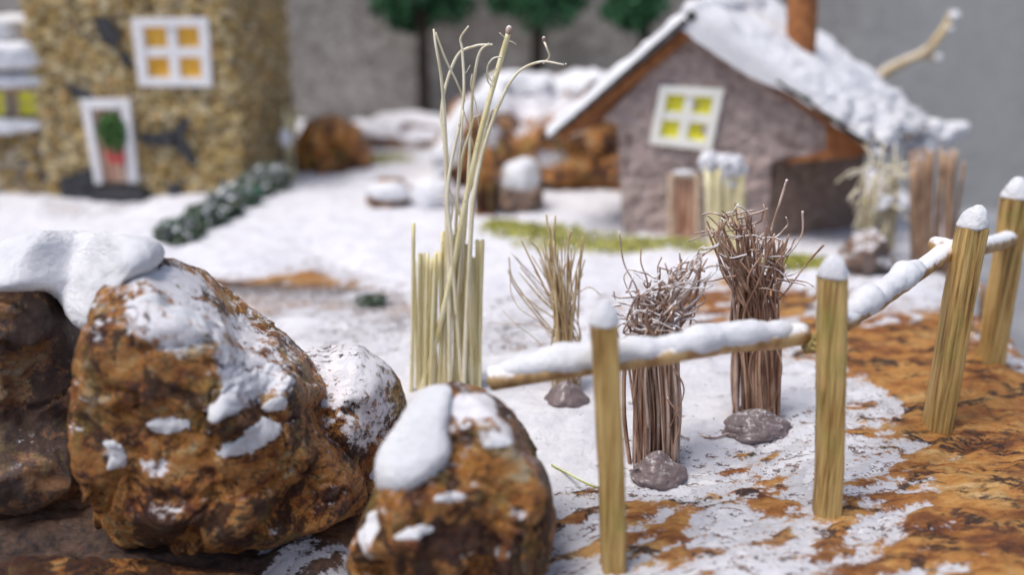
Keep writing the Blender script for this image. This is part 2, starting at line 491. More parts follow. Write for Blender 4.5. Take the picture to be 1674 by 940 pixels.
# how deep the snow lies: control points (picture position on the ground -> cm)
snow_ctl = [(-200, 350, .3), (100, 345, .0), (200, 335, .02), (30, 360, .2), (300, 345, .3), (200, 400, .35), (400, 380, .35), (600, 380, .35), (400, 430, .35), (650, 430, .35),
            (500, 350, .35), (830, 430, .3), (950, 440, .3), (1000, 400, .1), (1100, 430, .3), (1250, 430, .2), (1330, 455, .25), (450, 478, -.15), (390, 472, -.18), (560, 480, -.06), (420, 475, -.18), (480, 478, -.16), (370, 468, -.1), (600, 492, -.12), (635, 496, -.08),
            (520, 477, -.14), (620, 510, -.02), (560, 545, -.03), (640, 530, -.03), (590, 530, -.02), (700, 480, .16), (620, 560, .08), (500, 530, .14), (800, 470, .22), (860, 500, .02), (850, 530, -.04), (830, 560, -.04), (760, 560, .12), (560, 600, .22), (700, 620, .25),
            (880, 600, .2), (880, 700, .26), (950, 720, .25), (930, 760, .2), (890, 800, .14), (960, 850, -.08), (900, 850, .0), (940, 905, .06), (850, 650, .2),
            (1000, 640, .2), (1130, 620, .22), (1160, 680, .2), (1150, 760, .10), (1240, 770, .02), (1170, 820, .03), (1280, 640, .16), (1310, 700, .12), (1310, 760, .10), (1330, 600, .10), (1420, 650, .05),
            (1430, 700, .06), (1450, 760, .03), (1420, 830, .02), (1480, 880, -.04), (1250, 860, -.01), (1200, 890, .05), (1100, 880, -.03), (1080, 920, .03), (1250, 925, .05), (1400, 910, -.03), (1560, 900, -.10), (1640, 880, -.2), (1600, 800, -.2), (1520, 780, -.12), (1550, 700, -.25), (1640, 680, -.3), (1600, 620, -.3),
            (1450, 590, -.16), (1500, 540, -.12), (1400, 560, -.14), (1340, 560, -.1), (1450, 500, .10), (1480, 480, .18), (1390, 500, -.02), (1300, 500, -.04), (1200, 490, -.02), (1150, 490, -.05), (1280, 540, .03), (1160, 530, -.02), (1580, 520, -.1), (1640, 560, .05),
            (1100, 560, .1), (1100, 500, -.06), (1040, 480, .12), (980, 470, .22), (980, 540, .14), (1500, 640, -.2), (1560, 580, -.25),
            (480, 920, .12), (560, 900, .2), (600, 850, .15), (300, 930, -.4), (100, 920, -.4), (-100, 900, -.3), (720, 940, -.1), (560, 800, -.2),
            (600, 300, .35), (900, 345, .35), (980, 345, .35), (700, 270, .3), (700, 220, .3), (560, 300, .1), (500, 215, .15), (300, 250, .3), (0, 250, .3), (1400, 300, .2), (1500, 400, .1)]
_cp = np.array([gnd(a, b)[:2] for a, b, c in snow_ctl]); _cv = np.array([c for a, b, c in snow_ctl])
def lp(x, y): return np.stack([np.arctan2(x, y), 0.8*np.log(np.hypot(x, y))], -1)
_cl = lp(_cp[:, 0], _cp[:, 1])
def snow_depth(x, y):
    q = lp(x, y); num = np.zeros(len(x)); den = np.zeros(len(x))
    for (c, v) in zip(_cl, _cv):
        wgt = 1/(((q-c)**2).sum(1)+2e-4)**1.6
        num += wgt*v; den += wgt
    return num/den

nr, na = 820, 760
rr = 6.5*np.exp(np.linspace(0, math.log(84/6.5), nr)); aa = np.radians(np.linspace(-48, 48, na))
RR, AA = np.meshgrid(rr, aa, indexing='ij')
X = (RR*np.sin(AA)).ravel(); Y = (RR*np.cos(AA)).ravel()
keep_Y = Y < wallY-0.3
idx = np.arange(nr*na).reshape(nr, na)
GF = np.stack([idx[:-1, :-1], idx[:-1, 1:], idx[1:, 1:], idx[1:, :-1]], -1).reshape(-1, 4)
keep_Y &= X < edge_x(Y)+3.2
GF = GF[keep_Y[GF].all(1)]
GF = GF[:, ::-1]
L = low(X, Y)
c_, s_ = math.cos(0.33), math.sin(0.33)
xa, ya = X*c_+Y*s_, -X*s_+Y*c_
near = sstep(45, 22, Y)
warp = 0.3*fb2(X, Y, 0.5, 0.5, 2, 9.0)
rel = (0.10-.05*sstep(3, 0, X)*sstep(17, 20, Y))*fb2(xa+warp, ya+warp, 0.5, 1.5, 6, 2.0, True, 0.55) - 0.06 + 0.045*fb2(xa, ya, 2.2, 5.0, 4, 4.0)
rel = np.clip(rel, -0.3, 0.4)
S = snow_depth(X, Y)
S = S - .012 - .06*sstep(17, 20, Y)*sstep(30, 24, Y)*(fb2(X, Y, .35, .7, 3, 31.0) > .0)*fb2(X, Y, .35, .7, 3, 31.0) + 0.085*fb2(xa, ya, 0.8, 1.7, 5, 6.0, False, .6)
relN = rel*(0.45+0.55*near)
Zb = L + relN
grain = 0.012*fb2(X, Y, 5.0, 5.0, 3, 8.0)
Zs = L + S + grain*near
Zs = np.where(X > edge_x(Y)+0.3, L-0.5, Zs)
soil_shade = sstep(0.30, 0.02, np.abs(X-(-4.5))/12)*0
pxs, pys, _ = proj(np.stack([X, Y, L], 1))
soil_shade_spots = [(gnd(390, 474), (2.4, .9)), (gnd(530, 480), (2.4, .9)), (gnd(150, 330), (6, 1.2)), (gnd(610, 498), (.9, .8)), (gnd(700, 540), (2.5, 1.6)), (gnd(500, 540), (3, 1.6)), (gnd(860, 540), (1.5, 1.5)), (gnd(1400, 500), (1.0, .5)), (gnd(1290, 425), (1.5, .8)), (gnd(500, 320), (2.5, 3)), (gnd(100, 900), (5, 2.5)), (gnd(400, 890), (3, 2.2))]  # bare soil spots; those under the front boulders are painted shade
soil_shade = np.zeros(len(X))
for c, (a, b) in soil_shade_spots:
    soil_shade = np.maximum(soil_shade, np.exp(-((X-c[0])/a)**2-((Y-c[1])/b)**2)*1.2)
soil_shade = np.clip(soil_shade+sstep(-6, -3, -Y-0)*0, 0, 1)
dust = sstep(-0.20, 0.02, Zs-Zb)*0.80*(S > -0.15)
band = sstep(.75, .3, np.abs(Y-gnd(700, 545)[1])/9)*sstep(4.5, 1.5, X)*sstep(-12, -8, X)
dust = np.maximum(dust, band*.52)
g = mesh('ground', np.stack([X, Y, Zb], 1), GF, M['bark'], attrs={'relief': rel*4, 'dust': dust, 'soil_shade': soil_shade})
tag(g, kind='structure')
sk = (Zs-Zb > -0.05)
SF = GF[sk[GF].any(1)]
used = np.unique(SF); remap = -np.ones(len(X), int); remap[used] = np.arange(len(used))
g = mesh('snow_ground', np.stack([X, Y, Zs], 1)[used], remap[SF], M['snow'], attrs={'margin': (Zs-Zb)[used]})
tag(g, kind='structure')

def gz(x, y): return float(low(x, y)[0])

# ------------------------------------------------------------------ boulders
def ico(sub):
    import bmesh
    bm = bmesh.new(); bmesh.ops.create_icosphere(bm, subdivisions=sub, radius=1)
    V = np.array([v.co[:] for v in bm.verts]); F = np.array([[v.index for v in f.verts] for f in bm.faces]); bm.free()
    return V, F
ICO = {}
def getico(s):
    if s not in ICO: ICO[s] = ico(s)
    return ICO[s]

def vnormals(V, F):
    n = np.cross(V[F[:, 1]]-V[F[:, 0]], V[F[:, 2]]-V[F[:, 0]])
    N = np.zeros_like(V)
    for k in range(3):
        for a in range(3):
            N[:, a] += np.bincount(F[:, k], n[:, a], len(V))
    return N/(np.linalg.norm(N, axis=1)[:, None]+1e-12)

def boulder(name, outline, Yc, dep, mat, label, cat, group=None, sub=6, seed=1, dust=0.0, blobs=(), thin=(), cuts=7, rough=1.0, cutd=.86, veil=(), drape=()):
    """outline: picture positions of the rim, turned into a rim of real size at distance Yc; dep is half its depth"""
    P = np.array([at(a, b, Yc) for a, b in outline])
    c = P.mean(0); c = np.array([(P[:, 0].min()+P[:, 0].max())/2, Yc, (P[:, 2].min()+P[:, 2].max())/2])
    ang = np.arctan2(P[:, 2]-c[2], P[:, 0]-c[0]); rad = np.hypot(P[:, 2]-c[2], P[:, 0]-c[0])
    o = np.argsort(ang); ang, rad = ang[o], rad[o]
    D, F = getico(sub)
    th = np.arctan2(D[:, 2], D[:, 0]); R = np.interp(th, np.r_[ang-2*math.pi, ang, ang+2*math.pi], np.r_[rad, rad, rad])
    cp = np.hypot(D[:, 0], D[:, 2])
    cp2 = cp**0.82
    sz = rad.mean()
    V0 = np.stack([R*cp2*np.cos(th), dep*D[:, 1], R*cp2*np.sin(th)], 1)
    rs = np.random.RandomState(seed)
    for k in range(cuts):
        n = rs.normal(size=3)*.8; n[1] = -abs(n[1])-0.9; n /= np.linalg.norm(n)
        h = (V0 @ n).max()*rs.uniform(cutd-.05, cutd+.05)
        V0 -= (np.maximum(0, V0 @ n-h)*0.9)[:, None]*n
    V0 += c
    N0 = vnormals(V0, F)
    # broken facets: every place is pulled towards the plane of the facet it belongs to
    ns_ = 42
    J = rs.choice(len(V0), ns_, replace=False); Sj = V0[J]; Nj = N0[J]+rs.normal(size=(ns_, 3))*.30; Nj /= np.linalg.norm(Nj, axis=1)[:, None]
    Wq = V0+.16*sz*np.stack([fbm(V0*2/sz, 3, .5, seed+20+k) for k in range(3)], 1)
    D2 = np.stack([((Wq-q)**2).sum(1) for q in Sj], 1); D2 -= D2.min(1)[:, None]
    Wt = np.exp(-D2/(sz*.17)**2); Wt /= Wt.sum(1)[:, None]
    dpl = np.stack([((Sj[k]-V0) @ Nj[k])/np.clip(N0 @ Nj[k], .45, 1) for k in range(ns_)], 1)
    fac = np.clip((Wt*dpl).sum(1), -.16*sz, .16*sz)
    rimw = .25+.75*sstep(.15, .6, np.abs(D[:, 1]))
    amp = rimw*rough*(fac*.85 + sz*0.035*fbm(V0*1.6/sz, 3, .5, seed) + sz*0.022*fbm(V0*4.5/sz, 6, .62, seed+3) - sz*.035*np.exp(-(np.abs(fbm(V0*1.9/sz, 3, .5, seed+9))/.05)**2))
    V = V0 + N0*amp[:, None]
    OX = np.array([q[0] for q in outline]); OY = np.array([q[1] for q in outline])
    for it in range(3):                                             # keep the stone at its measured size
        qx, qy, qd = proj(V)
        fx = (OX.max()-OX.min())/(qx.max()-qx.min()); fz = (OY.max()-OY.min())/(qy.max()-qy.min())
        sc3 = np.array([fx, 1, fz]); cc = V.mean(0)
        V = (V-cc)*sc3+cc; V0 = (V0-cc)*sc3+cc
        qx, qy, qd = proj(V)
        sh = np.array([((OX.max()+OX.min())-(qx.max()+qx.min()))/2*qd.mean()/FPX, 0, -((OY.max()+OY.min())-(qy.max()+qy.min()))/2*qd.mean()/FPX])
        V = V+sh; V0 = V0+sh
    oc = np.array([(OX.max()+OX.min())/2, (OY.max()+OY.min())/2])
    PX = []; k_ = len(OX)
    for i_ in range(k_):
        for t_ in np.linspace(0, 1, 30, endpoint=False):
            PX.append((OX[i_]*(1-t_)+OX[(i_+1) % k_]*t_, OY[i_]*(1-t_)+OY[(i_+1) % k_]*t_))
    PX = np.array(PX)-oc; pa = np.arctan2(PX[:, 1], PX[:, 0]); prd = np.hypot(PX[:, 0], PX[:, 1])
    nb = 72; bc = -math.pi+(np.arange(nb)+.5)*2*math.pi/nb
    tgt = np.array([prd[np.argmin(np.abs((pa-b_+math.pi) % (2*math.pi)-math.pi))] for b_ in bc])
    for it in range(3):                                             # true the rim to its measured profile
        qx, qy, qd = proj(V); a_ = np.arctan2(qy-oc[1], qx-oc[0]); r_ = np.hypot(qx-oc[0], qy-oc[1])
        bi = ((a_+math.pi)/(2*math.pi)*nb).astype(int) % nb
        mx_ = np.zeros(nb); np.maximum.at(mx_, bi, r_)
        rt = np.clip(tgt/np.maximum(mx_, 1), .6, 1.6)
        rt = (np.roll(rt, 1)+2*rt+np.roll(rt, -1))/4
        rv = np.interp(a_, np.r_[bc[-1]-2*math.pi, bc, bc[0]+2*math.pi], np.r_[rt[-1], rt, rt[0]])
        off = ((rv-1)*qd/FPX)[:, None]*((qx-oc[0])[:, None]*np.array([1., 0, 0])-(qy-oc[1])[:, None]*CU)
        V = V+off; V0 = V0+off
    N0 = vnormals(V0, F)
    N = vnormals(V, F)
    up = N[:, 2]
    sn = dust*sstep(0.0, 0.8, up)*1.25
    px, py, dp = proj(V)
    def centre(a, b):
        m = (np.hypot(px-a, py-b) < 16)
        if not m.any(): m = np.hypot(px-a, py-b) < np.hypot(px-a, py-b).min()+3
        i = np.where(m)[0]
        return V[i[np.argmin(dp[i])]], dp[i].min()
    def field(bl, nz, ns):
        e = np.full(len(V), -9.0); T = np.zeros(len(V))
        for (a, b, rx, ry, t) in bl:
            cc, dd = centre(a, b); q = V0-cc
            k = dd/FPX
            d2 = (q[:, 0]/(rx*k))**2+((q @ CU)/(ry*k))**2+((q @ CF)/(1.3*max(rx, ry)*k))**2
            ei = 1-d2
            T = np.where(ei > e, t, T); e = np.maximum(e, ei)
        return e + nz*fbm(V0*ns, 4, .55, seed+7), T
    for v in veil:
        e, T = field([v], 0.35, 2.0)
        sn = np.maximum(sn, sstep(-0.5, 0.9, e)*T)
    if thin:
        e, T = field(thin, .7, 2.2)
        sn = np.maximum(sn, sstep(-1.3, 0.6, e)*.60)
    root = thing(name, (c[0], c[1], V[:, 2].min()), label, cat, group)
    mesh('stone', V, F, mat, root, attrs={'snow': sn})
    for poly, T, wpx, far in drape:
        pp = np.array(poly, float); k = dp.mean()/FPX
        bx_, by_, bd_ = proj(V0)
        ins = np.zeros(len(V), bool); dist = np.full(len(V), 1e9)
        for a in range(len(pp)):
            p0, p1 = pp[a], pp[(a+1) % len(pp)]
            cnd = ((p0[1] > by_) != (p1[1] > by_)) & (bx_ < (p1[0]-p0[0])*(by_-p0[1])/(p1[1]-p0[1]+1e-9)+p0[0])
            ins ^= cnd
            dd = p1-p0; t_ = np.clip(((bx_-p0[0])*dd[0]+(by_-p0[1])*dd[1])/(dd @ dd), 0, 1)
            dist = np.minimum(dist, np.hypot(bx_-p0[0]-t_*dd[0], by_-p0[1]-t_*dd[1]))
        e = np.where(ins, dist, -dist)*k
        e = np.minimum(e, (bd_[ins].min()+far-bd_)*1.0 if ins.any() else e)
        e = e+.05*fbm(V0*2.2, 4, .5, seed+7)
        t = np.where(e > 0, T*np.sqrt(1-np.exp(-2*np.clip(e, 0, None)/(wpx*k))), e*1.0)
        VS = V0+(N0*.85+np.array([0, 0, .3]))*(np.maximum(t+amp*.35, amp/.85+.4*t)+.05*fbm(V0*1.3, 3, .5, seed+2)*np.clip(e/.3, 0, 1)+.010*fbm(V0*8, 3, .5, 2))[:, None]
        f = F[(e > -.14)[F].all(1)]
        u = np.unique(f); rm = -np.ones(len(V), int); rm[u] = np.arange(len(u))
        if len(u): mesh('snow_cap', VS[u], rm[f], M['snow_clean'], root)
    for bl, nz, ns, nm in ((blobs, .16, .9, 'snow_cap'), (thin, 1.1, 3.2, 'snow_patch')):
        if not bl: continue
        e, T = field(bl, nz, ns)
        t = np.where(e > 0, T*(1-np.exp(-3.2*np.clip(e, 0, None))), e*1.2*np.maximum(T, .1))
        NS = N0*0.85+np.array([0, 0, 0.25]); fl = 0.012*fbm(V0*7, 3, .5, seed)
        VS = np.where((T > 0.12)[:, None], V0+NS*(np.maximum(amp*0.35+t, amp/.85+.4*t)+fl)[:, None], V+(N*.9+np.array([0, 0, .2]))*(t+.5*fl)[:, None])
        k = e > -0.35
        f = F[k[F].all(1)]
        if len(f) == 0: continue
        u = np.unique(f); rm = -np.ones(len(V), int); rm[u] = np.arange(len(u))
        ff = rm[f]; lab = np.arange(len(u)); changed = True
        while changed:
            l2 = lab.copy(); mn = lab[ff].min(1)
            for k_ in range(3): np.minimum.at(l2, ff[:, k_], mn)
            l2 = l2[l2]; changed = (l2 != lab).any(); lab = l2
        for q_ in np.unique(lab):
            m_ = lab == q_
            if m_.sum() < 60: continue
            r2 = -np.ones(len(u), int); r2[m_] = np.arange(m_.sum())
            mesh(nm, VS[u][m_], r2[ff[m_[ff[:, 0]]]], M['snow_clean'], root)
    root['_'] = 1; del root['_']
    SURF[label] = V
    return root

SURF = {}
def pillow(root, outline, near, T, seed, back=1.0, name='snow_cap', sub=6, bulge=.35, grit=.012):
    """thick cushion of snow lying over the stones whose surfaces are given"""
    P = np.array(outline, float); P = np.array([spline(np.vstack([P[-3:], P, P[:3]]), 400)[:, :2]])[0]
    c = np.array([(np.array(outline)[:, 0].min()+np.array(outline)[:, 0].max())/2, np.array(outline)[:, 1].mean()])
    ang = np.arctan2(-(P[:, 1]-c[1]), P[:, 0]-c[0]); rad = np.hypot(P[:, 0]-c[0], P[:, 1]-c[1])
    bins = np.linspace(-math.pi, math.pi, 181); prof = np.array([rad[np.argmin(np.abs((ang-b+math.pi) % (2*math.pi)-math.pi))] for b in bins])
    A = []; B = []
    for V in near:
        qx, qy, qd = proj(V)
        m = (qx > P[:, 0].min()-10) & (qx < P[:, 0].max()+10) & (qy > P[:, 1].min()-10) & (qy < P[:, 1].max()+10)
        gx = np.round(qx[m]/12).astype(int)*1000+np.round(qy[m]/12).astype(int); d = qd[m]; xx = qx[m]; yy = qy[m]
        o = np.lexsort((d, gx)); g2, first = np.unique(gx[o], return_index=True); k = o[first]
        A.append(np.stack([xx[k], yy[k]], 1)); B.append(d[k])
    A = np.vstack(A); B = np.concatenate(B); a = (A-c)/100
    M_ = np.stack([np.ones(len(a)), a[:, 0], a[:, 1], a[:, 1]**2, a[:, 0]*a[:, 1]], 1)
    co = np.linalg.lstsq(M_, B, rcond=None)[0]
    D, F = getico(sub)
    th = np.arctan2(D[:, 2], D[:, 0]); rho = np.clip(np.hypot(D[:, 0], D[:, 2]), 0, 1)
    r = np.interp(th, bins, prof)*(rho**.8)
    r = r*(1+.03*fbm(np.stack([np.cos(th)*2, np.sin(th)*2, D[:, 1]], 1), 3, .5, seed))
    px, py = c[0]+r*np.cos(th), c[1]-r*np.sin(th)
    dep = np.zeros(len(px)); den = np.zeros(len(px)); lo_ = np.percentile(B, 92)
    for (ax_, ay_), b_ in zip(A, np.minimum(B, lo_)):
        w_ = np.exp(-((px-ax_)**2+(py-ay_)**2)/(2*30.0**2))+1e-12; dep += w_*b_; den += w_
    dep /= den
    pr = np.sqrt(np.clip(1-rho**3.2, 0, 1))
    dep = dep+np.where(D[:, 1] < 0, -T*pr, back*pr)
    V = CO+dep[:, None]*(CF+np.array([1., 0, 0])*((px-837)/FPX)[:, None]+CU*((470-py)/FPX)[:, None])
    E = np.vstack([F[:, [0, 1]], F[:, [1, 2]], F[:, [2, 0]]]); cnt = np.bincount(E[:, 0], minlength=len(V))[:, None]
    for it in range(14):
        V = .5*V+.5*np.stack([np.bincount(E[:, 0], V[E[:, 1], k_], len(V)) for k_ in range(3)], 1)/cnt
    N = vnormals(V, F)
    V = V+N*(.04*T/.3*fbm(V*1.1, 2, .5, seed)+grit*fbm(V*9, 4, .7, seed+3))[:, None]
    return mesh(name, V, F, M['snow_clean'], root)

rb_left = boulder('boulder', [(-260, 640), (-180, 480), (-60, 420), (30, 415), (120, 430), (170, 500), (190, 580), (200, 660), (205, 780), (200, 880), (60, 900), (-120, 900), (-240, 800)],
        15.6, 2.0, M['rock_left'], 'dark grey and brown boulder cut by the left side, under the thick snow cap', 'boulder', sub=7, seed=3, dust=.25, cuts=9,
        blobs=[(-140, 440, 120, 50, .25)], thin=[(10, 755, 16, 22, .05)])
rb_main = boulder('boulder', [(108, 700), (112, 620), (130, 540), (160, 470), (205, 440), (265, 414), (305, 425), (345, 442), (390, 480), (432, 516), (472, 548), (508, 585), (540, 640), (578, 725), (610, 800), (594, 840), (530, 870), (426, 903), (300, 910), (180, 908), (150, 860), (133, 815), (112, 760)],
        14.6, 2.2, M['rock'], 'largest rust orange boulder with a thick drooping snow cap on its top', 'boulder', sub=7, seed=8, dust=.36, cuts=9,
                thin=[(230, 495, 38, 22, .06), (150, 610, 20, 30, .07), (140, 660, 24, 34, .05), (125, 760, 28, 32, .06), (135, 700, 12, 20, .04), (195, 760, 15, 26, .06), (245, 770, 26, 16, .06), (285, 705, 30, 14, .06), (365, 650, 32, 15, .06),
              (430, 615, 50, 26, .07), (465, 665, 18, 12, .05), (330, 715, 14, 9, .05), (410, 735, 36, 14, .05), (445, 700, 26, 16, .05), (320, 560, 18, 12, .04), (300, 500, 40, 26, .03), (350, 545, 40, 26, .03)],
        veil=[(330, 500, 130, 80, .66), (420, 600, 90, 70, .62), (300, 450, 80, 40, .72), (400, 530, 80, 50, .66), (200, 500, 60, 40, .45)])
boulder('boulder', [(440, 640), (456, 580), (520, 566), (586, 560), (630, 590), (655, 620), (668, 665), (662, 710), (645, 770), (618, 830), (540, 850), (460, 790)],
        16.2, 1.5, M['rock'], 'pinkish boulder dusted with powder snow, behind the largest rust boulder', 'boulder', sub=6, seed=14, dust=.5, cuts=5, rough=.7,
        veil=[(570, 600, 110, 60, .70), (620, 680, 60, 80, .58)])
rb_small = boulder('boulder', [(560, 935), (575, 870), (610, 800), (648, 715), (688, 645), (735, 620), (790, 634), (838, 668), (872, 720), (900, 785), (912, 850), (900, 930), (850, 990), (700, 1010), (600, 990)],
        12.4, 1.5, M['rock'], 'smaller rust boulder with a smooth white snow lobe down its left side', 'boulder', sub=7, seed=21, dust=.30, cuts=8,
        
        thin=[(820, 735, 24, 8, .03), (852, 752, 20, 7, .03), (750, 810, 22, 8, .03), (690, 830, 12, 9, .03), (700, 857, 28, 8, .03), (600, 850, 14, 26, .03)],
        veil=[(775, 650, 60, 24, .95), (820, 690, 50, 40, .6), (590, 880, 30, 60, .8), (760, 720, 30, 50, .5)])
LB = list(SURF.values())
pillow(rb_main, [(-40, 470), (-30, 430), (0, 400), (45, 382), (120, 378), (200, 384), (255, 392), (273, 406), (264, 430), (238, 446), (208, 460), (192, 490), (181, 528), (150, 541), (116, 525), (94, 492), (70, 474), (40, 478), (0, 488)], LB[:2], .62, 3, .9)
pillow(rb_main, [(195, 482), (215, 470), (240, 472), (252, 490), (240, 512), (215, 516), (198, 502)], LB[1:2], .09, 5, .3, 'snow_patch', 5)
pillow(rb_small, [(690, 634), (722, 624), (745, 634), (740, 665), (734, 700), (736, 738), (712, 772), (682, 797), (645, 812), (617, 802), (610, 768), (622, 728), (648, 690), (668, 658)], LB[3:4], .34, 7, .7)
boulder('boulder', [(-300, 1060), (-150, 935), (50, 908), (250, 912), (400, 925), (470, 965), (480, 1040), (300, 1130), (0, 1140), (-200, 1110)],
        11.6, 1.6, M['rock_dark'], 'low dark brown slab of rock at the bottom under the large boulders', 'rock', sub=6, seed=31, dust=.05, cuts=6)

# ------------------------------------------------------------------ fence
fence = thing('twig_fence', gnd(990, 920), 'little fence of split bamboo posts with snowy twig rails', 'fence')
def post(bx, by, tx, ty, wpx, seed):
    rs = np.random.RandomState(seed)
    b = gnd(bx, by); zb = gz(b[0], b[1])
    t = at(tx, ty, b[1]+0.0)
    dep = (b-CO) @ CF
    r = wpx/2*((t-CO) @ CF)/FPX*1.0
    S_ = 40
    a = np.arange(S_)*2*math.pi/S_
    sh = (np.abs(np.cos(a))**5+np.abs(np.sin(a))**5)**(-1/5.)*0.95
    for k in range(8):
        g0 = rs.uniform(0, 2*math.pi); dd = np.abs((a-g0+math.pi) % (2*math.pi)-math.pi)
        sh -= rs.uniform(.04, .11)*np.exp(-(dd/rs.uniform(.08, .15))**2)
    pts = spline([b-np.array([0, 0, .5]), b+(t-b)*.3+rs.normal(size=3)*.012, b+(t-b)*.7+rs.normal(size=3)*.012, t], 46)
    V, F = tube(pts, r, S_, 0.0, sh)
    z01 = (V[:, 2]-zb)/3
    V[:, :2] += 0.012*np.stack([fbm(V*np.array([6, 6, .9]), 3, .5, seed), fbm(V*np.array([6, 6, .9]), 3, .5, seed+5)], 1)
    p = mesh('post', V, F, M['post'], fence, smooth=False)
    # snow cap: an egg of snow on the cut end
    D, FI = getico(5)
    hgt = r*1.55
    Z = D[:, 2]
    rad = np.where(Z > 0, 1.0-0.18*Z, 1.0)
    V = np.stack([D[:, 0]*r*1.06*rad, D[:, 1]*r*1.06*rad, np.where(Z > 0, Z*hgt, Z*r*0.38)], 1)
    V[:, 0] += V[:, 2]*rs.uniform(-.15, .15)
    V += (vnormals(V, FI))*(0.045*r*2*fbm(V*4, 3, .5, seed))[:, None]
    V += t+np.array([0, 0, .03])
    c = mesh('snow_cap', V, FI, M['snow_clean'])
    c.parent = p; c.matrix_parent_inverse = Matrix.Translation(-Vector(fence.location)) 
    c.matrix_parent_inverse = Matrix.Identity(4)
    return p, b, t
p1 = post(1006, 920, 987, 530, 47, 1)
p2 = post(1354, 846, 1361, 452, 46, 2)
p3 = post(1530, 702, 1590, 370, 45, 3)
p4 = post(1621, 590, 1660, 322, 40, 4)

def rail(pts, r, seed, snow, s_r, s_off=.10, name='rail'):
    rs = np.random.RandomState(seed)
    P = spline(pts, 60)
    V, F = tube(P, r, 18)
    nrm = V-np.repeat(P, 18, 0); nrm /= np.linalg.norm(nrm, axis=1)[:, None]
    V += nrm*(0.025*fbm(V*1.3, 4, .55, seed))[:, None]
    o = mesh(name, V, F, M['rail'], fence)
    for (u0, u1) in snow:
        n = int(90*(u1-u0))+12
        us = np.linspace(u0, u1, n)
        Q = spline(pts, 200)
        Pq = np.stack([np.interp(us, np.linspace(0, 1, 200), Q[:, k]) for k in range(3)], 1)
        t = np.linspace(0, 1, n)
        env = np.sqrt(np.clip(1-np.abs(2*t-1)**6, 0, 1))
        lump = 1+0.34*fbm(np.stack([us*9*0+Pq[:, 0]*1.7, Pq[:, 1]*1.7, np.zeros(n)], 1), 3, .5, seed)
        rr_ = s_r*env*lump+0.004
        Pq[:, 2] += s_off*env*lump
        V, F2 = tube(Pq, rr_, 28)
        nn = V-np.repeat(Pq, 28, 0); nn /= np.linalg.norm(nn, axis=1)[:, None]+1e-9
        V += nn*(0.028*fbm(V*3.5, 4, .5, seed+2))[:, None]
        c = mesh('snow_cover', V, F2, M['snow_rail']); c.parent = o
    return o
Y1, Y2, Y3, Y4 = p1[1][1], p2[1][1], p3[1][1], p4[1][1]
rail([at(803, 618, Y1+.75), at(900, 603, Y1+.6), at(1000, 590, Y1+.5), at(1150, 566, Y1+.65), at(1312, 545, Y2+.30)], .185, 5, [(0.015, .985)], .22, .12)
rail([at(1375, 528, Y2+.30), at(1450, 480, Y2+1.6), at(1550, 408, Y3+.42)], .175, 6, [(0.0, .80)], .215, .11)
rail([at(1528, 402, Y3+.42), at(1580, 408, Y3+.8), at(1660, 388, Y4+.4)], .19, 7, [(.32, .48)], .12, .10)
def knot(c, r, seed):
    rs = np.random.RandomState(seed); mb = MB()
    for k in range(7):
        a0 = rs.uniform(0, 6.28); pts = []
        ax = rs.normal(size=3); ax /= np.linalg.norm(ax); b1 = np.cross(ax, [0.3, .2, 1]); b1 /= np.linalg.norm(b1); b2 = np.cross(ax, b1)
        for t in np.linspace(0, 5.6, 18):
            pts.append(c+r*(b1*math.cos(t+a0)+b2*math.sin(t+a0))*(1+.12*math.sin(3*t))+ax*0.03*t*(k % 2-.5))
        mb.tube(pts, .042, 7)
    mb.build('knot', M['knot'], fence, True)
knot(at(1326, 562, Y2+.25), .11, 1); knot(at(1543, 412, Y3+.35), .09, 2); knot(at(807, 622, Y1+.75), .06, 3)

# ------------------------------------------------------------------ straw and twig bundles
def glue(c, rx, ry, rz, seed, root):
    D, F = getico(5)
    V = D*np.array([rx, ry, rz]); V[:, 2] = np.where(V[:, 2] < 0, V[:, 2]*.5, V[:, 2])
    V[:, :2] *= (1+.22*fbm(D*1.6, 3, .5, seed+1))[:, None]
    V += vnormals(V, F)*(0.035*fbm(V*3.0, 4, .5, seed)+.10*fbm(V*1.1, 2, .5, seed))[:, None]
    V[:, 2] *= np.clip(1.15-.45*np.hypot(V[:, 0]/rx, V[:, 1]/ry), .3, 1.2)
    mesh('glue_base', V+c, F, M['glue'], root)

b = gnd(730, 648)
Yb = b[1]
straw = thing('straw_bundle', b, 'upright bundle of pale yellow straws with tall curling wisps, beside the rail end', 'straw bundle')
rs = np.random.RandomState(5)
def one(root, pts, rad, mat, n=14, sides=7, name='straw', jit=0.0):
    V, F = tube(spline(pts, n), rad, sides, jit)
    return mesh(name, V, F, mat, root)
tops = [(676, 365, 672)] + [(x, 416+rs.uniform(-5, 9), x+rs.uniform(-5, 5)-6) for x in (686, 692, 699, 706, 712, 719)] + \
       [(x, rs.uniform(368, 392), x+rs.uniform(-5, 5)) for x in (724, 730, 737, 744)] + \
       [(x, 400+rs.uniform(-12, 22), x+rs.uniform(-4, 4)) for x in (750, 756, 762, 768, 774)] + [(780, 392, 777), (789, 392, 784), (786, 394, 780), (733, 352, 722)]
for i, (tx, ty, bx) in enumerate(tops):
    dy = rs.uniform(-.12, .12) if i else -.1
    A = at(bx, 655, Yb+dy); A[2] = -.1
    B = at(tx, ty, Yb+dy+rs.uniform(-.08, .08))
    one(straw, [A, (A+B)/2+rs.normal(size=3)*.02, B], [.046*rs.uniform(.85, 1.15), .040, .043], M['straw'], 12, 8)
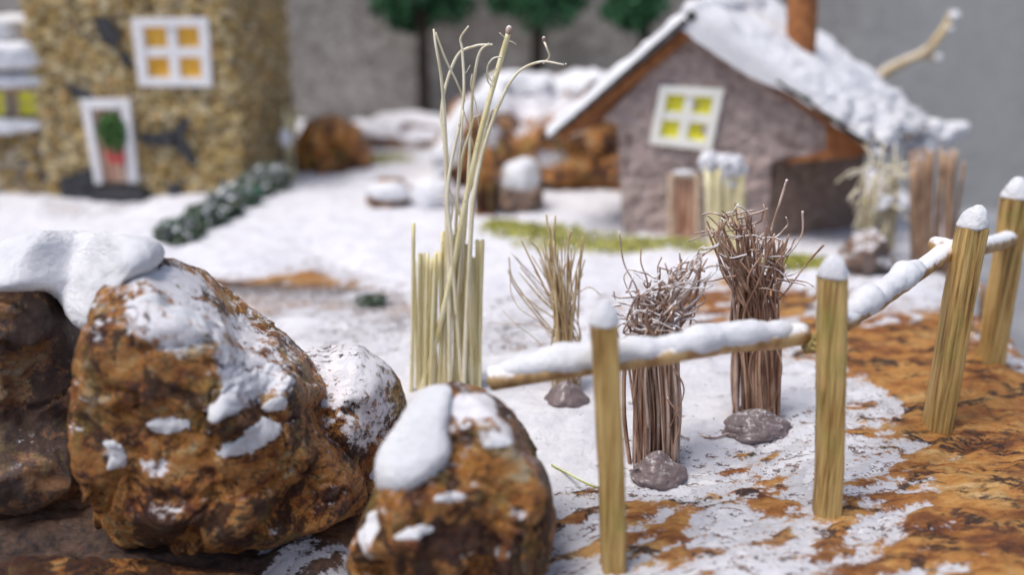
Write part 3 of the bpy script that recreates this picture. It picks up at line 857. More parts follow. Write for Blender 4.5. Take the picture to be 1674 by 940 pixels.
for i in range(16):
    bx = rs.uniform(674, 786); ty = rs.uniform(405, 470); dy = rs.uniform(.15, .55)
    A = at(bx, 650, Yb+dy); A[2] = -.1; B = at(bx+rs.uniform(-6, 6), ty, Yb+dy)
    one(straw, [A, (A+B)/2+rs.normal(size=3)*.02, B], .040, M['straw'], 8, 7)
wisps = [([(735, 650), (733, 380), (727, 200), (722, 130), (712, 70), (709, 47)], (.05, .045, .03, .02)),
         ([(682, 650), (712, 560), (738, 450), (765, 310), (790, 200), (815, 110), (832, 52)], (.07, .062, .058, .055)),
         ([(757, 640), (738, 400), (733, 300), (757, 170), (756, 85), (753, 62), (766, 42)], (.05, .04, .03, .025, .018)),
         ([(756, 640), (768, 420), (776, 310), (800, 212), (838, 128), (880, 101), (922, 105)], (.05, .05, .04, .028, .018)),
         ([(725, 620), (730, 300), (722, 180), (745, 95), (775, 75), (805, 72)], (.04, .035, .028, .02)),
         ([(752, 480), (762, 350), (768, 240), (773, 150), (783, 88), (800, 70)], (.04, .035, .03, .02)),
         ([(758, 330), (775, 290), (800, 190), (815, 175), (835, 130)], (.03, .025, .02)),
         ([(808, 140), (798, 133), (797, 110), (806, 95), (821, 92)], (.02, .018, .015)),
         ([(806, 135), (799, 122), (812, 112)], (.014, .012)),
         ([(888, 103), (898, 92), (894, 78), (889, 66)], (.016, .02, .022)),
         ([(712, 52), (728, 95), (745, 130), (760, 165)], (.02, .022, .018)),
         ([(755, 170), (763, 200), (772, 230), (776, 262)], (.014, .012)),
         ([(730, 650), (742, 430), (752, 280), (770, 210), (776, 190)], (.04, .035, .02)),
         ([(745, 520), (755, 380), (748, 320), (757, 180)], (.035, .03, .02)),
         ([(735, 380), (740, 330), (730, 290), (733, 250)], (.02, .016, .012)),
         ([(783, 205), (778, 170), (770, 140), (772, 120)], (.012, .014, .012))]
for k, (pp, rad) in enumerate(wisps):
    dy0 = rs.uniform(-.25, .1)
    pts = [at(x, y, Yb+dy0+0.10*math.sin(j*1.3+k)) for j, (x, y) in enumerate(pp)]
    if pp[0][1] > 610: pts[0][2] = min(pts[0][2], -.1)
    one(straw, pts, rad, M['wisp'] if k != 1 else M['straw'], 40, 7, 'wisp')
for (x, y, r) in ((889, 63, .04), (832, 49, .07), (925, 105, .022)):
    D, F = getico(2); c = at(x, y, Yb-.1); mesh('bud', D*np.array([r, r, r*1.4])+c, F, M['twig_snowy'], straw)
for (x0, y0, dx, dy) in ((757, 120, 9, -9), (733, 250, -8, -6), (762, 300, 8, 4), (745, 215, 10, 3), (750, 430, -9, -8), (735, 345, -8, -9), (774, 190, 9, -3), (728, 320, -9, 2), (832, 62, -12, -6), (830, 66, 11, 4), (790, 205, 7, 5)):
    q = [at(x0, y0, Yb-.1), at(x0+dx*.6, y0+dy*.3, Yb-.12), at(x0+dx*1.3, y0+dy*1.6, Yb-.12)]
    one(straw, q, (.012, .008), M['wisp'], 6, 5, 'fibre')

def bundle(name, bx, by, wpx, bend_y, tips, mat, n, label, seed, rad=.03, tip_rad=.014, snowy=0.0, extra=(), gl=None, lean=0.0, curly=.3, waist=1.0, curls=0):
    """tips: list of picture positions the twigs fan out towards; each twig is its own tube from the base"""
    rs = np.random.RandomState(seed)
    b = gnd(bx, by); Yb = b[1]; k = ((b-CO) @ CF)/FPX
    root = thing(name, b, label, 'twig bundle', None)
    for i in range(n):
        a = rs.uniform(0, 2*math.pi); q = math.sqrt(rs.uniform(0, 1))
        ox, oy = math.cos(a)*q*wpx/2*k, math.sin(a)*q*wpx/2*k*.8
        A = b+np.array([ox, oy, -.05])
        tx, ty, sx, sy = tips[rs.randint(len(tips))]
        T = at(tx+rs.normal()*sx, ty+rs.normal()*sy, Yb+oy*1.6+rs.normal()*.15)
        # waist point: stays tight until bend height
        Wp = at(bx+lean+ox/k*waist*rs.uniform(.75, 1.15), bend_y+rs.uniform(-18, 18), Yb+oy)
        mid = (A+Wp)/2+rs.normal(size=3)*np.array([.05, .05, 0])
        q2 = Wp+(T-Wp)*.55+rs.normal(size=3)*.09*curly*3*np.array([1, .6, .6])
        m_ = M['twig_snowy'] if rs.uniform() < snowy else mat
        r0 = rad*rs.uniform(.4, 1.35)
        one(root, [A, mid, Wp, q2, T], [r0, r0*.95, r0*.8, tip_rad], m_, 22, 6, 'twig', .06)
        if i % 3 == 0:                                              # a side shoot
            pass
    for i in range(curls):                                          # curled side shoots with powder on them
        tx, ty, sx, sy = tips[rs.randint(len(tips))]
        x, y = tx+rs.normal()*sx*1.2, ty+rs.normal()*sy*1.2+22; dy = rs.uniform(-.45, .1); a = rs.uniform(-.5, 3.6); q = [(x, y)]
        tw = rs.uniform(-.6, .6)
        for _ in range(4):
            x += math.cos(a)*rs.uniform(9, 17); y -= math.sin(a)*rs.uniform(7, 13); a += tw+rs.normal()*.3; q.append((x, y))
        r_ = rs.uniform(.013, .026)
        one(root, [at(x_, y_, Yb+dy+rs.normal()*.06) for x_, y_ in q], (r_, r_*.8, r_*.6), M['twig_snowy'] if rs.uniform() < .3+snowy else mat, 14, 5, 'shoot', .05)
    for pts, r0, r1, m_ in extra:
        one(root, [at(x, y, Yb+dy) for x, y, dy in pts], [r0, r0*.8, r1], m_, 26, 6, 'twig', .06)
    if gl:
        gx, gy, rx, ry, rz = gl
        glue(gnd(gx, gy)+np.array([0, 0, rz*.25]), rx, ry, rz, seed, root)
    return root

TT, TB, TS = M['twig_tan'], M['twig_brown'], M['twig_snowy']
bundle('twig_bundle', 927, 650, 46, 545, [(898, 375, 6, 14), (912, 380, 8, 18), (932, 395, 8, 16), (952, 405, 5, 18), (872, 425, 16, 16), (920, 440, 14, 24), (850, 425, 10, 16), (945, 470, 10, 24), (905, 460, 12, 25), (890, 400, 10, 12)],
       TT, 46, 'smallest bundle of pale tan twigs splayed open, in a speckled glue foot', 2, .027, .012, 0.12,
       extra=[([(920, 560, 0), (870, 500, 0), (838, 455, 0), (832, 420, 0)], .02, .012, TT), ([(925, 570, 0), (880, 520, .1), (842, 470, .1), (830, 440, .1)], .022, .012, TT),
              ([(915, 575, -.1), (885, 530, -.1), (850, 505, -.1), (836, 480, -.1), (834, 452, -.1)], .013, .008, TT), ([(940, 540, 0), (930, 500, 0), (960, 470, 0), (982, 482, 0)], .018, .01, TT),
              ([(950, 560, -.2), (930, 545, -.2), (860, 530, -.2), (795, 528, -.2)], .012, .007, TT), ([(905, 580, -.2), (870, 550, -.2), (838, 525, -.2), (820, 505, -.2)], .010, .006, TT),
              ([(918, 500, 0), (905, 430, 0), (897, 380, 0), (893, 350, 0)], .03, .02, TT), ([(922, 520, 0), (912, 440, 0), (906, 390, 0), (908, 352, 0)], .03, .02, TT),
              ([(925, 500, 0), (930, 440, 0), (928, 400, 0), (935, 378, 0)], .022, .02, TB), ([(945, 520, 0), (948, 450, 0), (955, 378, 0)], .022, .016, TT),
              ([(915, 530, 0), (890, 470, 0), (865, 420, 0), (852, 392, 0)], .024, .016, TT), ([(917, 520, 0), (895, 450, 0), (880, 410, 0), (862, 388, 0)], .024, .016, TT)],
       gl=(926, 672, .46, .42, .50), curly=.04, curls=0)
bundle('twig_bundle', 1072, 765, 84, 560, [(1060, 490, 14, 14), (1090, 460, 18, 14), (1120, 440, 20, 12), (1040, 510, 12, 16), (1140, 425, 16, 10), (1030, 540, 8, 16), (1100, 500, 20, 18), (1085, 520, 20, 16)],
       TB, 84, 'bushy brown twig bundle with snowy curled tips, directly right of the nearest fence post', 4, .034, .016, 0.5,
       extra=[([(1052, 520, 0), (1040, 470, 0), (1020, 430, 0), (1012, 378, 0)], .018, .014, TS), ([(1060, 500, 0), (1058, 460, 0), (1048, 430, 0), (1048, 405, 0)], .016, .012, TB),
              ([(1070, 500, 0), (1080, 470, 0), (1075, 440, 0), (1082, 420, 0)], .015, .012, TB), ([(1045, 500, 0), (1030, 480, 0), (1020, 455, 0), (1028, 440, 0)], .012, .01, TB),
              ([(1090, 650, -.35), (1112, 690, -.35), (1098, 740, -.35), (1106, 770, -.3)], .016, .01, TB), ([(1100, 600, -.3), (1118, 640, -.35), (1095, 700, -.35)], .018, .01, TB),
              ([(1035, 660, -.35), (1050, 560, -.4), (1080, 520, -.3), (1135, 500, -.2)], .02, .014, TB), ([(1060, 700, -.4), (1055, 620, -.4), (1065, 560, -.4), (1110, 470, -.2)], .03, .02, TS)],
       gl=(1072, 785, .50, .42, .44), curly=.55, lean=-3, waist=1.05, curls=85)
bundle('twig_bundle', 1233, 692, 78, 520, [(1190, 400, 16, 18), (1215, 375, 16, 18), (1235, 380, 14, 22), (1260, 400, 14, 22), (1175, 370, 12, 10), (1205, 350, 14, 10), (1280, 410, 10, 16), (1240, 430, 20, 20)],
       TB, 84, 'tallest brown twig bundle with wild tips, on a milky glue foot behind the snowy rail', 6, .036, .016, 0.10,
       extra=[([(1245, 450, 0), (1260, 380, 0), (1275, 330, 0), (1287, 293, 0)], .032, .028, TS), ([(1285, 420, .1), (1302, 400, .1), (1312, 378, .1), (1312, 345, .1)], .02, .024, TS),
              ([(1265, 500, 0), (1290, 470, 0), (1320, 430, 0), (1347, 400, 0)], .022, .024, TB), ([(1200, 430, 0), (1190, 390, 0), (1160, 355, 0), (1150, 352, 0)], .016, .012, TB),
              ([(1265, 560, -.3), (1278, 600, -.35), (1268, 650, -.3), (1255, 680, -.3)], .018, .012, TB), ([(1260, 520, -.3), (1225, 600, -.4), (1245, 680, -.35)], .022, .016, TB),
              ([(1250, 440, 0), (1280, 420, 0), (1300, 395, 0)], .016, .01, TS), ([(1215, 600, -.35), (1206, 520, -.35), (1215, 440, -.3), (1200, 380, -.2)], .03, .018, TB), ([(1180, 380, 0), (1150, 385, 0), (1125, 395, 0)], .014, .01, TB)],
       gl=(1240, 712, .66, .5, .42), curly=.3, curls=45)

# loose bits lying about
s = tag(one(None, [gnd(902, 760, .12), gnd(925, 772, .2), gnd(950, 786, .26), gnd(974, 797, .2)], (.02, .03), mk_straw('green_blade', (.45, .48, .10), (.6, .62, .2), .1, .05), 12, 6, 'grass_blade'),
        'thin yellow green blade of grass lying on the snow between small boulder and post', 'grass blade')
tag(one(None, [gnd(1108, 722, .06), gnd(1140, 712, .1), gnd(1165, 716, .1), gnd(1195, 708, .12)], (.03, .02), TB, 12, 6, 'twig'), 'short brown twig lying on snow between the two brown bundles', 'twig')

# ------------------------------------------------------------------ foliage helper
def leaves(n, cen, rad, size, cols, seed, squash=1, power=.5, snow=0.0, hole=0.0):
    rs = np.random.RandomState(seed); V = []; F = []; C = []
    d = rs.normal(size=(n*2, 3)); d /= np.linalg.norm(d, axis=1)[:, None]
    r = rs.uniform(0, 1, n*2)**power
    P = d*r[:, None]*np.array(rad)
    P = P[fbm(P/np.mean(rad)*2.2+seed, 2) > -.25+hole][:n]
    for p in P:
        a = rs.normal(size=3); a /= np.linalg.norm(a); b = np.cross(a, rs.normal(size=3)); b /= np.linalg.norm(b)+1e-9
        s = size*rs.uniform(.6, 1.4); c = cols[rs.randint(len(cols))]
        up = p[2]/rad[2]
        if rs.uniform() < snow*max(0, up+.4): c = (.85, .85, .87)
        k = len(V); q = np.array(cen)+p
        V += [q-a*s, q+b*s*.45, q+a*s, q-b*s*.45]; F.append((k, k+1, k+2, k+3)); C += [(*c, 1)]*4
    return V, F, C

# ------------------------------------------------------------------ clay hut
P0 = np.array([4.15, 32.0, 0]); P1 = np.array([8.95, 30.8, 0])
u = (P1-P0)/np.linalg.norm(P1-P0); nf = np.array([u[1], -u[0], 0])     # outward normal (towards the camera)
Rd = np.array([4.3, 6.2, 0]); Rd /= np.linalg.norm(Rd)
def hp(px, py, off=0.0): return onplane(px, py, P0+nf*off, nf)
hut = thing('clay_hut', (P0+P1)/2, 'small mauve clay hut with a steep snow covered roof and yellow window', 'hut')
wl = [hp(1020, 388), hp(1250, 404), hp(1262, 262), hp(1405, 240), hp(1130, 48), hp(985, 195), hp(1008, 205)]
P1 = wl[1]*np.array([1, 1, 0]); P0g = wl[0]*np.array([1, 1, 0])
for k in (0, 1): wl[k][2] = -.2
def wallgrid(A, B, C, D, n=70, amp=.15, seed=1, nrm=None):
    s_, t_ = np.meshgrid(np.linspace(0, 1, n), np.linspace(0, 1, n)); s_ = s_.ravel()[:, None]; t_ = t_.ravel()[:, None]
    V = A*(1-s_)*(1-t_)+B*s_*(1-t_)+C*s_*t_+D*(1-s_)*t_
    i = np.arange(n*n).reshape(n, n)
    F = np.stack([i[:-1, :-1], i[:-1, 1:], i[1:, 1:], i[1:, :-1]], -1).reshape(-1, 4)
    V = V+nrm*(amp*fbm(V*1.5, 5, .6, seed))[:, None]
    return V, F
mb = MB()
mb.prism([p-nf*.12 for p in wl], -nf*.5)
for (A, B, C, D) in ((wl[0], wl[1], wl[2], wl[6]), (wl[6], wl[2], wl[3], wl[4]), (wl[6], wl[4], wl[4], wl[5])):
    V, F = wallgrid(A, B, C, D, nrm=nf); mb.add(V, F.tolist())
mb.build('gable_wall', M['clay'], hut, True)
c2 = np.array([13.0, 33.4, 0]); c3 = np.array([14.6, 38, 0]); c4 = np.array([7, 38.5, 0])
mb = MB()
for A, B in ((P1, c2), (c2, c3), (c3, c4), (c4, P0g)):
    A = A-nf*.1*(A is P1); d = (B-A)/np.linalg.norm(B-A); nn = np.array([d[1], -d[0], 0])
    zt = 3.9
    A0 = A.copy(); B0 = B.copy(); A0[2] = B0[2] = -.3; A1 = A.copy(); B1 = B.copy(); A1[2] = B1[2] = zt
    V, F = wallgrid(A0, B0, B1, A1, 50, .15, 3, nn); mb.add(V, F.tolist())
mb.build('side_wall', M['clay_brown_shaded'], hut, True)
# roof: two slopes, each board + dark bark layer + snow
apex = hp(1130, 42, .35); eR = hp(1425, 250, .35); eL = hp(915, 222, .35)
Lr = 7.6
def slope(A, E, name_seed, left):
    dn = E-A; ax = Rd*Lr
    nrm = np.cross(dn, ax) if left else np.cross(ax, dn)
    nrm /= np.linalg.norm(nrm)
    if nrm[2] < 0: nrm = -nrm
    mb = MB(); mb.prism([A, E, E+ax, A+ax], nrm*.12); bo = mb.build('roof_board', M['board'], hut)
    rs = np.random.RandomState(name_seed)
    mb = MB()
    for k in range(420):
        s_ = rs.uniform(-.015, 1.0); t_ = rs.uniform(0, .93)**.8
        ln = rs.uniform(.08, .16); wd = rs.uniform(.06, .22)
        tt = min(t_+ln, 1.06+rs.uniform(-.05, .03))
        lift = .17+rs.uniform(0, .12)
        s_ = max(s_, -.04); a = A+dn*t_+ax*s_+nrm*lift*.8; e = A+dn*tt+ax*(s_+rs.uniform(-.02, .02))+nrm*(lift+.08)
        w_ = ax/Lr*wd
        col = [(.03, .025, .02), (.06, .05, .03), (.10, .06, .03), (.07, .08, .04), (.2, .1, .05)][rs.randint(5)]
        mb.prism([a, e, e+w_, a+w_], nrm*.05, (*col, 1))
    mb.build('bark_shingles', M['thatch'], hut)
    # snow blanket
    n = 110
    s_, t_ = np.meshgrid(np.linspace(-.05, 1.01, n), np.linspace(-.02, 1.04, n)); s_ = s_.ravel(); t_ = t_.ravel()
    P = A+dn*t_[:, None]+ax*s_[:, None]
    th = .58+.13*fbm(P*.8, 3, .5, name_seed)
    ed = np.minimum(np.minimum(s_+.05, 1.01-s_)*Lr, np.minimum(t_+.5, 1.04-t_)*np.linalg.norm(dn))
    if left: th -= .1
    low_ = sstep(.50, 1.0, t_)*(0 if left else 1)
    th = th-low_*(.40+.55*fb2(s_, t_, 26, 9, 4, name_seed+4, False, .6))
    th = th*np.sqrt(np.clip(ed/.45, 0, 1))+.16-.35*np.clip(1-ed/.12, 0, 1)*(0 if left else 1)*sstep(.6, .3, t_)
    V = P+nrm*th[:, None]
    V[:, 0] += .06*fbm(P*2, 3, .5, 3)
    i = np.arange(n*n).reshape(n, n)
    F = np.stack([i[:-1, :-1], i[:-1, 1:], i[1:, 1:], i[1:, :-1]], -1).reshape(-1, 4)
    o = mesh('roof_snow', V, F, M['snow_clean'], hut)
slope(apex, eR, 3, False)
slope(apex, eL, 5, True)
ridge = spline([apex+np.array([0, 0, .45])-Rd*.1, apex+Rd*Lr*.5+np.array([0, 0, .5]), apex+Rd*Lr+np.array([0, 0, .45])], 40)
V, F = tube(ridge, [.35, .5, .5, .4], 16, .08); mesh('ridge_snow', V, F, M['snow_clean'], hut)
mb = MB(); mb.tube([apex+nf*.35+np.array([0, 0, .32]), apex-nf*.6+np.array([0, 0, .32])], .17, 10); mb.build('ridge_pole_end', M['black'], hut, True)
# rake boards seen on the gable
mb = MB()
for A, E in ((apex, eR), (apex, eL)):
    d = (E-A); th = .40 if E is eL else .17
    mb.prism([A+np.array([0, 0, .03]), A+d*1.0, A+d*1.0+np.array([0, 0, -th*.7]), A+np.array([0, 0, -th])], -nf*.25)
mb.build('rake_board', M['board'], hut)
mb = MB(); d = eL-apex; nl = np.cross(d, Rd); nl /= np.linalg.norm(nl); nl = nl if nl[2] > 0 else -nl
a0 = apex+nl*.13+nf*.42
mb.prism([a0+d*.0, a0+d*.97, a0+d*.95+nl*.10, a0+nl*.24], -nf*.3); mb.build('dark_batten', M['black'], hut)
mb = MB(); d = eR-apex; nl = np.cross(d, Rd); nl /= np.linalg.norm(nl); nl = nl if nl[2] > 0 else -nl; rs = np.random.RandomState(2)
for k in range(16):
    t_ = .42+k*.034; a0 = apex+d*t_+nl*(.10+rs.uniform(0, .06))+nf*(.30+rs.uniform(0, .15)); mb.prism([a0, a0+d*.07, a0+d*.07+nl*rs.uniform(.06, .2), a0+nl*.08], -nf*.3, (*[(.03, .025, .02), (.07, .07, .03), (.12, .06, .03)][rs.randint(3)], 1))
mb.build('bark_edge', M['thatch'], hut)
mb = MB(); mb.prism([hp(x, y, .12) for x, y in ((1350, 205), (1432, 236), (1402, 256), (1285, 266), (1352, 244))], -nf*.3); mb.build('soffit_board', M['board'], hut)
for (sx, sy, rx_, rz_, sd) in ((1505, 238, .5, .42, 1), (1540, 222, .7, .3, 2), (1562, 212, .45, .4, 3), (1470, 228, .6, .35, 5), (1520, 215, .5, .45, 6), (1450, 240, .4, .25, 7), (1498, 258, .28, .4, 4)):
    D, F = getico(4); V = D*np.array([rx_, .5, rz_]); V += vnormals(V, F)*(.16*fbm(V*1.8+sd, 4, .6, sd))[:, None]
    mesh('snow_clump', V+at(sx, sy, eR[1]+Rd[1]*Lr-.3), F, M['snow_clean'], hut)
# chimney
cb = apex+Rd*3.2+np.array([1.9, -.4, -1.2])
ct = at(1312, -40, cb[1]); cb = at(1312, 75, cb[1])
mb = MB(); mb.tube(spline([cb+np.array([0, 0, -.8]), ct], 12), .52, 14, jit=.05); mb.build('chimney', M['board'], hut, True)
# hut window
def win(root, quad, plane, frame_w, mx, my, mat_f, mat_p, th=.12, pane_mat=None, nm='window'):
    """quad: TL TR BR BL picture positions on a wall; plane(px,py,off) -> point"""
    Q = [plane(*q, .05) for q in quad]
    nrm = np.cross(Q[1]-Q[0], Q[3]-Q[0]); nrm /= np.linalg.norm(nrm)
    if nrm[1] > 0: nrm = -nrm
    def P(s_, t_): return (Q[0]*(1-s_)+Q[1]*s_)*(1-t_)+(Q[3]*(1-s_)+Q[2]*s_)*t_
    mb = MB(); f = frame_w
    def bar(s0, t0, s1, t1, h): mb.prism([P(s0, t0), P(s1, t0), P(s1, t1), P(s0, t1)], nrm*h)
    bar(0, 0, 1, f, th); bar(0, 1-f, 1, 1, th); bar(0, f, f, 1-f, th*.97); bar(1-f, f, 1, 1-f, th*.97)
    for (c, wd) in mx: bar(c-wd/2, f, c+wd/2, 1-f, th*.7)
    for (c, wd) in my: bar(f, c-wd/2, 1-f, c+wd/2, th*.73)
    fr = mb.build('window_frame', mat_f, root)
    mb = MB(); mb.prism([P(f*.6, f*.6), P(1-f*.6, f*.6), P(1-f*.6, 1-f*.6), P(f*.6, 1-f*.6)], nrm*.02)
    o = mb.build('window_pane', mat_p); o.parent = fr
    return fr
win(hut, [(1080, 138), (1184, 144), (1163, 245), (1062, 233)], hp, .14, [(.50, .15)], [(.50, .15)], M['cream'], M['yellow'], .22)
# hut door
mb = MB()
dq = [hp(1098, 290, .06), hp(1140, 288, .06), hp(1134, 386, .06), hp(1094, 384, .06)]
for k in range(5):
    a, b_ = k/5+.01, (k+1)/5-.01
    mb.prism([dq[0]*(1-a)+dq[1]*a, dq[0]*(1-b_)+dq[1]*b_, dq[3]*(1-b_)+dq[2]*b_, dq[3]*(1-a)+dq[2]*a], nf*.14)
door = mb.build('door', M['doorwood'], hut)
mb = MB()
for (x0, y0, x1, y1) in ((1092, 283, 1099, 388), (1137, 283, 1144, 390), (1099, 283, 1137, 290)):
    mb.prism([hp(x0, y0, .1), hp(x1, y0, .1), hp(x1, y1, .1), hp(x0, y1, .1)], nf*.22)
o = mb.build('door_frame', M['palewood']); o.parent = door
D, F = getico(3); c = hp(1118, 282, .25); o = mesh('snow_cap', D*np.array([.42, .22, .10])+c, F, M['snow_clean']); o.parent = door

# ------------------------------------------------------------------ stone house
Yh = gnd(200, 322)[1]
hxl, hxr = at(88, 322, Yh)[0], at(402, 322, Yh)[0]
hd = 9.5; hz = 13.0
def sp(px, py, off=0.0): return at(px, py, Yh-off)
house = thing('stone_house', ((hxl+hxr)/2, Yh, 0), 'tall house clad in ochre stone chips with amber window and wreathed door', 'house')
mb = MB(); mb.box(((hxl+hxr)/2, Yh+hd/2, hz/2-.2), (hxr-hxl, hd, hz+.4)); mb.build('wall', M['mortar'], house)
STC = [(.40, .29, .11), (.46, .35, .16), (.34, .23, .08), (.52, .43, .25), (.29, .19, .07), (.44, .37, .22), (.22, .17, .10), (.48, .38, .20), (.40, .26, .10)]
def chips(mb, org, U, W, N, w_, h_, n, seed, cols=STC, size=(.18, .5), skip=()):
    rs = np.random.RandomState(seed)
    for k in range(n):
        a, b_ = rs.uniform(0, w_), rs.uniform(0, h_)
        p = org+U*a+W*b_+N*rs.uniform(.0, .08)
        qx, qy, _ = proj(p[None])
        if any(x0 < qx[0] < x1 and y0 < qy[0] < y1 for x0, y0, x1, y1 in skip): continue
        s = rs.uniform(*size); e = s*rs.uniform(.5, 1); m = rs.randint(5, 8); a0 = rs.uniform(0, 6.28)
        pts = [p+U*math.cos(a0+6.283*j/m)*s*.6*rs.uniform(.75, 1.2)+W*math.sin(a0+6.283*j/m)*e*.6*rs.uniform(.75, 1.2) for j in range(m)]
        cen = p+N*rs.uniform(.10, .22); c = np.array(cols[rs.randint(len(cols))])*np.array([1.36, 1.36, 1.42])*rs.uniform(.75, 1.15)
        i = [tuple(q) for q in pts]+[tuple(cen+(q-p)*.55) for q in pts]
        F = [tuple(range(m, 2*m))]+[(j, (j+1) % m, m+(j+1) % m, m+j) for j in range(m)]
        mb.add(i, F, (*np.clip(c, 0, 1), 1))
EX, EY, EZ = np.eye(3)
mb = MB()
chips(mb, np.array([hxl, Yh, 0]), EX, EZ, -EY, hxr-hxl, 9.0, 2600, 1, skip=[(225, 35, 345, 135), (148, 165, 218, 295)])
chips(mb, np.array([hxr, Yh, 0]), EY, EZ, EX, hd, 9.0, 1500, 2)
mb.build('stone_cladding', M['stones'], house)
# dark slate pieces
for poly in ([(155, 30), (178, 25), (200, 60), (192, 78), (172, 70)], [(200, 80), (218, 95), (212, 112), (200, 100)], [(112, 135), (150, 150), (160, 162), (120, 158)],
             [(230, 218), (285, 212), (295, 236), (262, 238), (232, 232)], [(284, 212), (300, 190), (312, 196), (300, 222), (325, 262), (315, 270), (288, 240)],
             [(100, 290), (150, 275), (170, 300), (225, 298), (232, 322), (105, 325)], [(275, 300), (295, 294), (300, 318), (280, 320)]):
    mb = MB(); mb.prism([sp(x, y, .2) for x, y in poly], (0, -.22, 0)); mb.build('slate', M['black'], house)
win(house, [(219, 28), (343, 27), (350, 140), (231, 139)], sp, .13, [(.5, .13)], [(.5, .14)], M['white'], M['amber'], .3)
mb = MB(); 
for q in ([(136, 160), (150, 160), (172, 298), (160, 298)], [(200, 160), (215, 160), (229, 296), (214, 297)], [(150, 160), (200, 160), (204, 176), (152, 176)]):
    mb.prism([sp(x, y, .2) for x, y in q], (0, -.3, 0))
dr = MB(); dr.prism([sp(x, y, .15) for x, y in ((150, 172), (203, 172), (215, 296), (168, 297))], (0, -.15, 0))
door = dr.build('door', M['doorwood'], house); o = mb.build('door_frame', M['white']); o.parent = door
V, F, C = leaves(700, at(184, 215, Yh-.55), (.62, .25, .82), .13, [(.05, .16, .04), (.10, .24, .06), (.16, .28, .08)], 4, power=.4)
o = mesh('wreath', V, F, M['leaf'], smooth=False, attrs={'col': np.array(C)}); o.parent = door
mb = MB(); mb.prism([sp(x, y, .6) for x, y in ((172, 245), (192, 258), (206, 246), (200, 268), (180, 262))], (0, -.1, 0)); o = mb.build('ribbon', M['ribbon']); o.parent = door
mb = MB(); c = sp(198, 308, .6); mb.box((c[0], c[1], .2), (2.1, 1.2, .55)); mb.build('door_step', M['black'], house)
mb = MB(); mb.prism([(hxl-.6, Yh-.6, hz), (hxr+.6, Yh-.6, hz), ((hxl+hxr)/2, Yh-.6, hz+5)], (0, hd+1.2, 0)); mb.build('roof', M['snow_clean'], house)

annex = thing('stone_annex', (hxl-3, Yh+.4, 0), 'low stone annex with snow roof and two yellow windows beside the tall house', 'annex')
def ap(px, py, off=0.0): return at(px, py, Yh+.5-off)
ax0 = hxl-9
mb = MB(); mb.box(((ax0+hxl)/2-.02, Yh+.5+3, 2.7), (hxl-ax0, 6, 5.8)); mb.build('wall', M['mortar'], annex)
mb = MB(); chips(mb, np.array([ax0, Yh+.5, 0]), EX, EZ, -EY, hxl-ax0-.1, 5.4, 1500, 6, STC+[(.25, .22, .2), (.5, .45, .42), (.08, .08, .09)], skip=[(-60, 146, 84, 190)]); mb.build('stone_cladding', M['stones'], annex)
def snowlump(root, x0, x1, y0, y1, Y, dep, seed, name='snow_layer'):
    a, b_ = at(x0, y1, Y), at(x1, y0, Y)
    D, F = getico(5)
    p = .45
    V = np.sign(D)*np.abs(D)**p*np.array([(b_[0]-a[0])/2, dep, (b_[2]-a[2])/2])
    V += vnormals(V, F)*(.16*fbm(V*.9+seed, 4, .55, seed))[:, None]
    V += np.array([(a[0]+b_[0])/2, Y, (a[2]+b_[2])/2])
    mesh(name, V, F, M['snow_clean'], root)
snowlump(annex, -150, 74, 25, 68, Yh+2.5, 2.6, 1); snowlump(annex, -150, 84, 66, 110, Yh+.8, 1.6, 2)
snowlump(annex, -150, 80, 120, 143, Yh+.3, .7, 3, 'window_ledge_snow'); snowlump(annex, -150, 76, 192, 214, Yh+.3, .5, 4, 'window_sill_snow')
mb = MB(); mb.prism([at(x, y, Yh+.9) for x, y in ((-150, 60), (80, 60), (86, 122), (-150, 122))], (0, 3, 0)); mb.build('gable', M['clay_brown_shaded'], annex)
win(annex, [(24, 144), (82, 144), (84, 192), (27, 192)], ap, .09, [], [(.5, .03)], M['clay'], M['olive'], .12)
win(annex, [(-44, 144), (14, 144), (17, 192), (-41, 192)], ap, .09, [], [(.5, .03)], M['clay'], M['olive'], .12)

# pale straw leaning on the house's far corner
c = gnd(474, 300); rt = thing('straw_stalks', c, 'pale straw stalks with snow standing at the corner of the tall house', 'straw')
rs = np.random.RandomState(3)
for k in range(9):
    x = rs.uniform(462, 494); A = at(474+rs.uniform(-8, 8), 300, c[1]); A[2] = 0; one(rt, [A, at(x, rs.uniform(170, 230), c[1])], .07, M['straw'], 6, 6, 'stalk')
D, F = getico(3)
mesh('snow_clump', D*np.array([.3, .3, .45])+at(466, 225, c[1]-.2), F, M['snow_clean'], rt); 

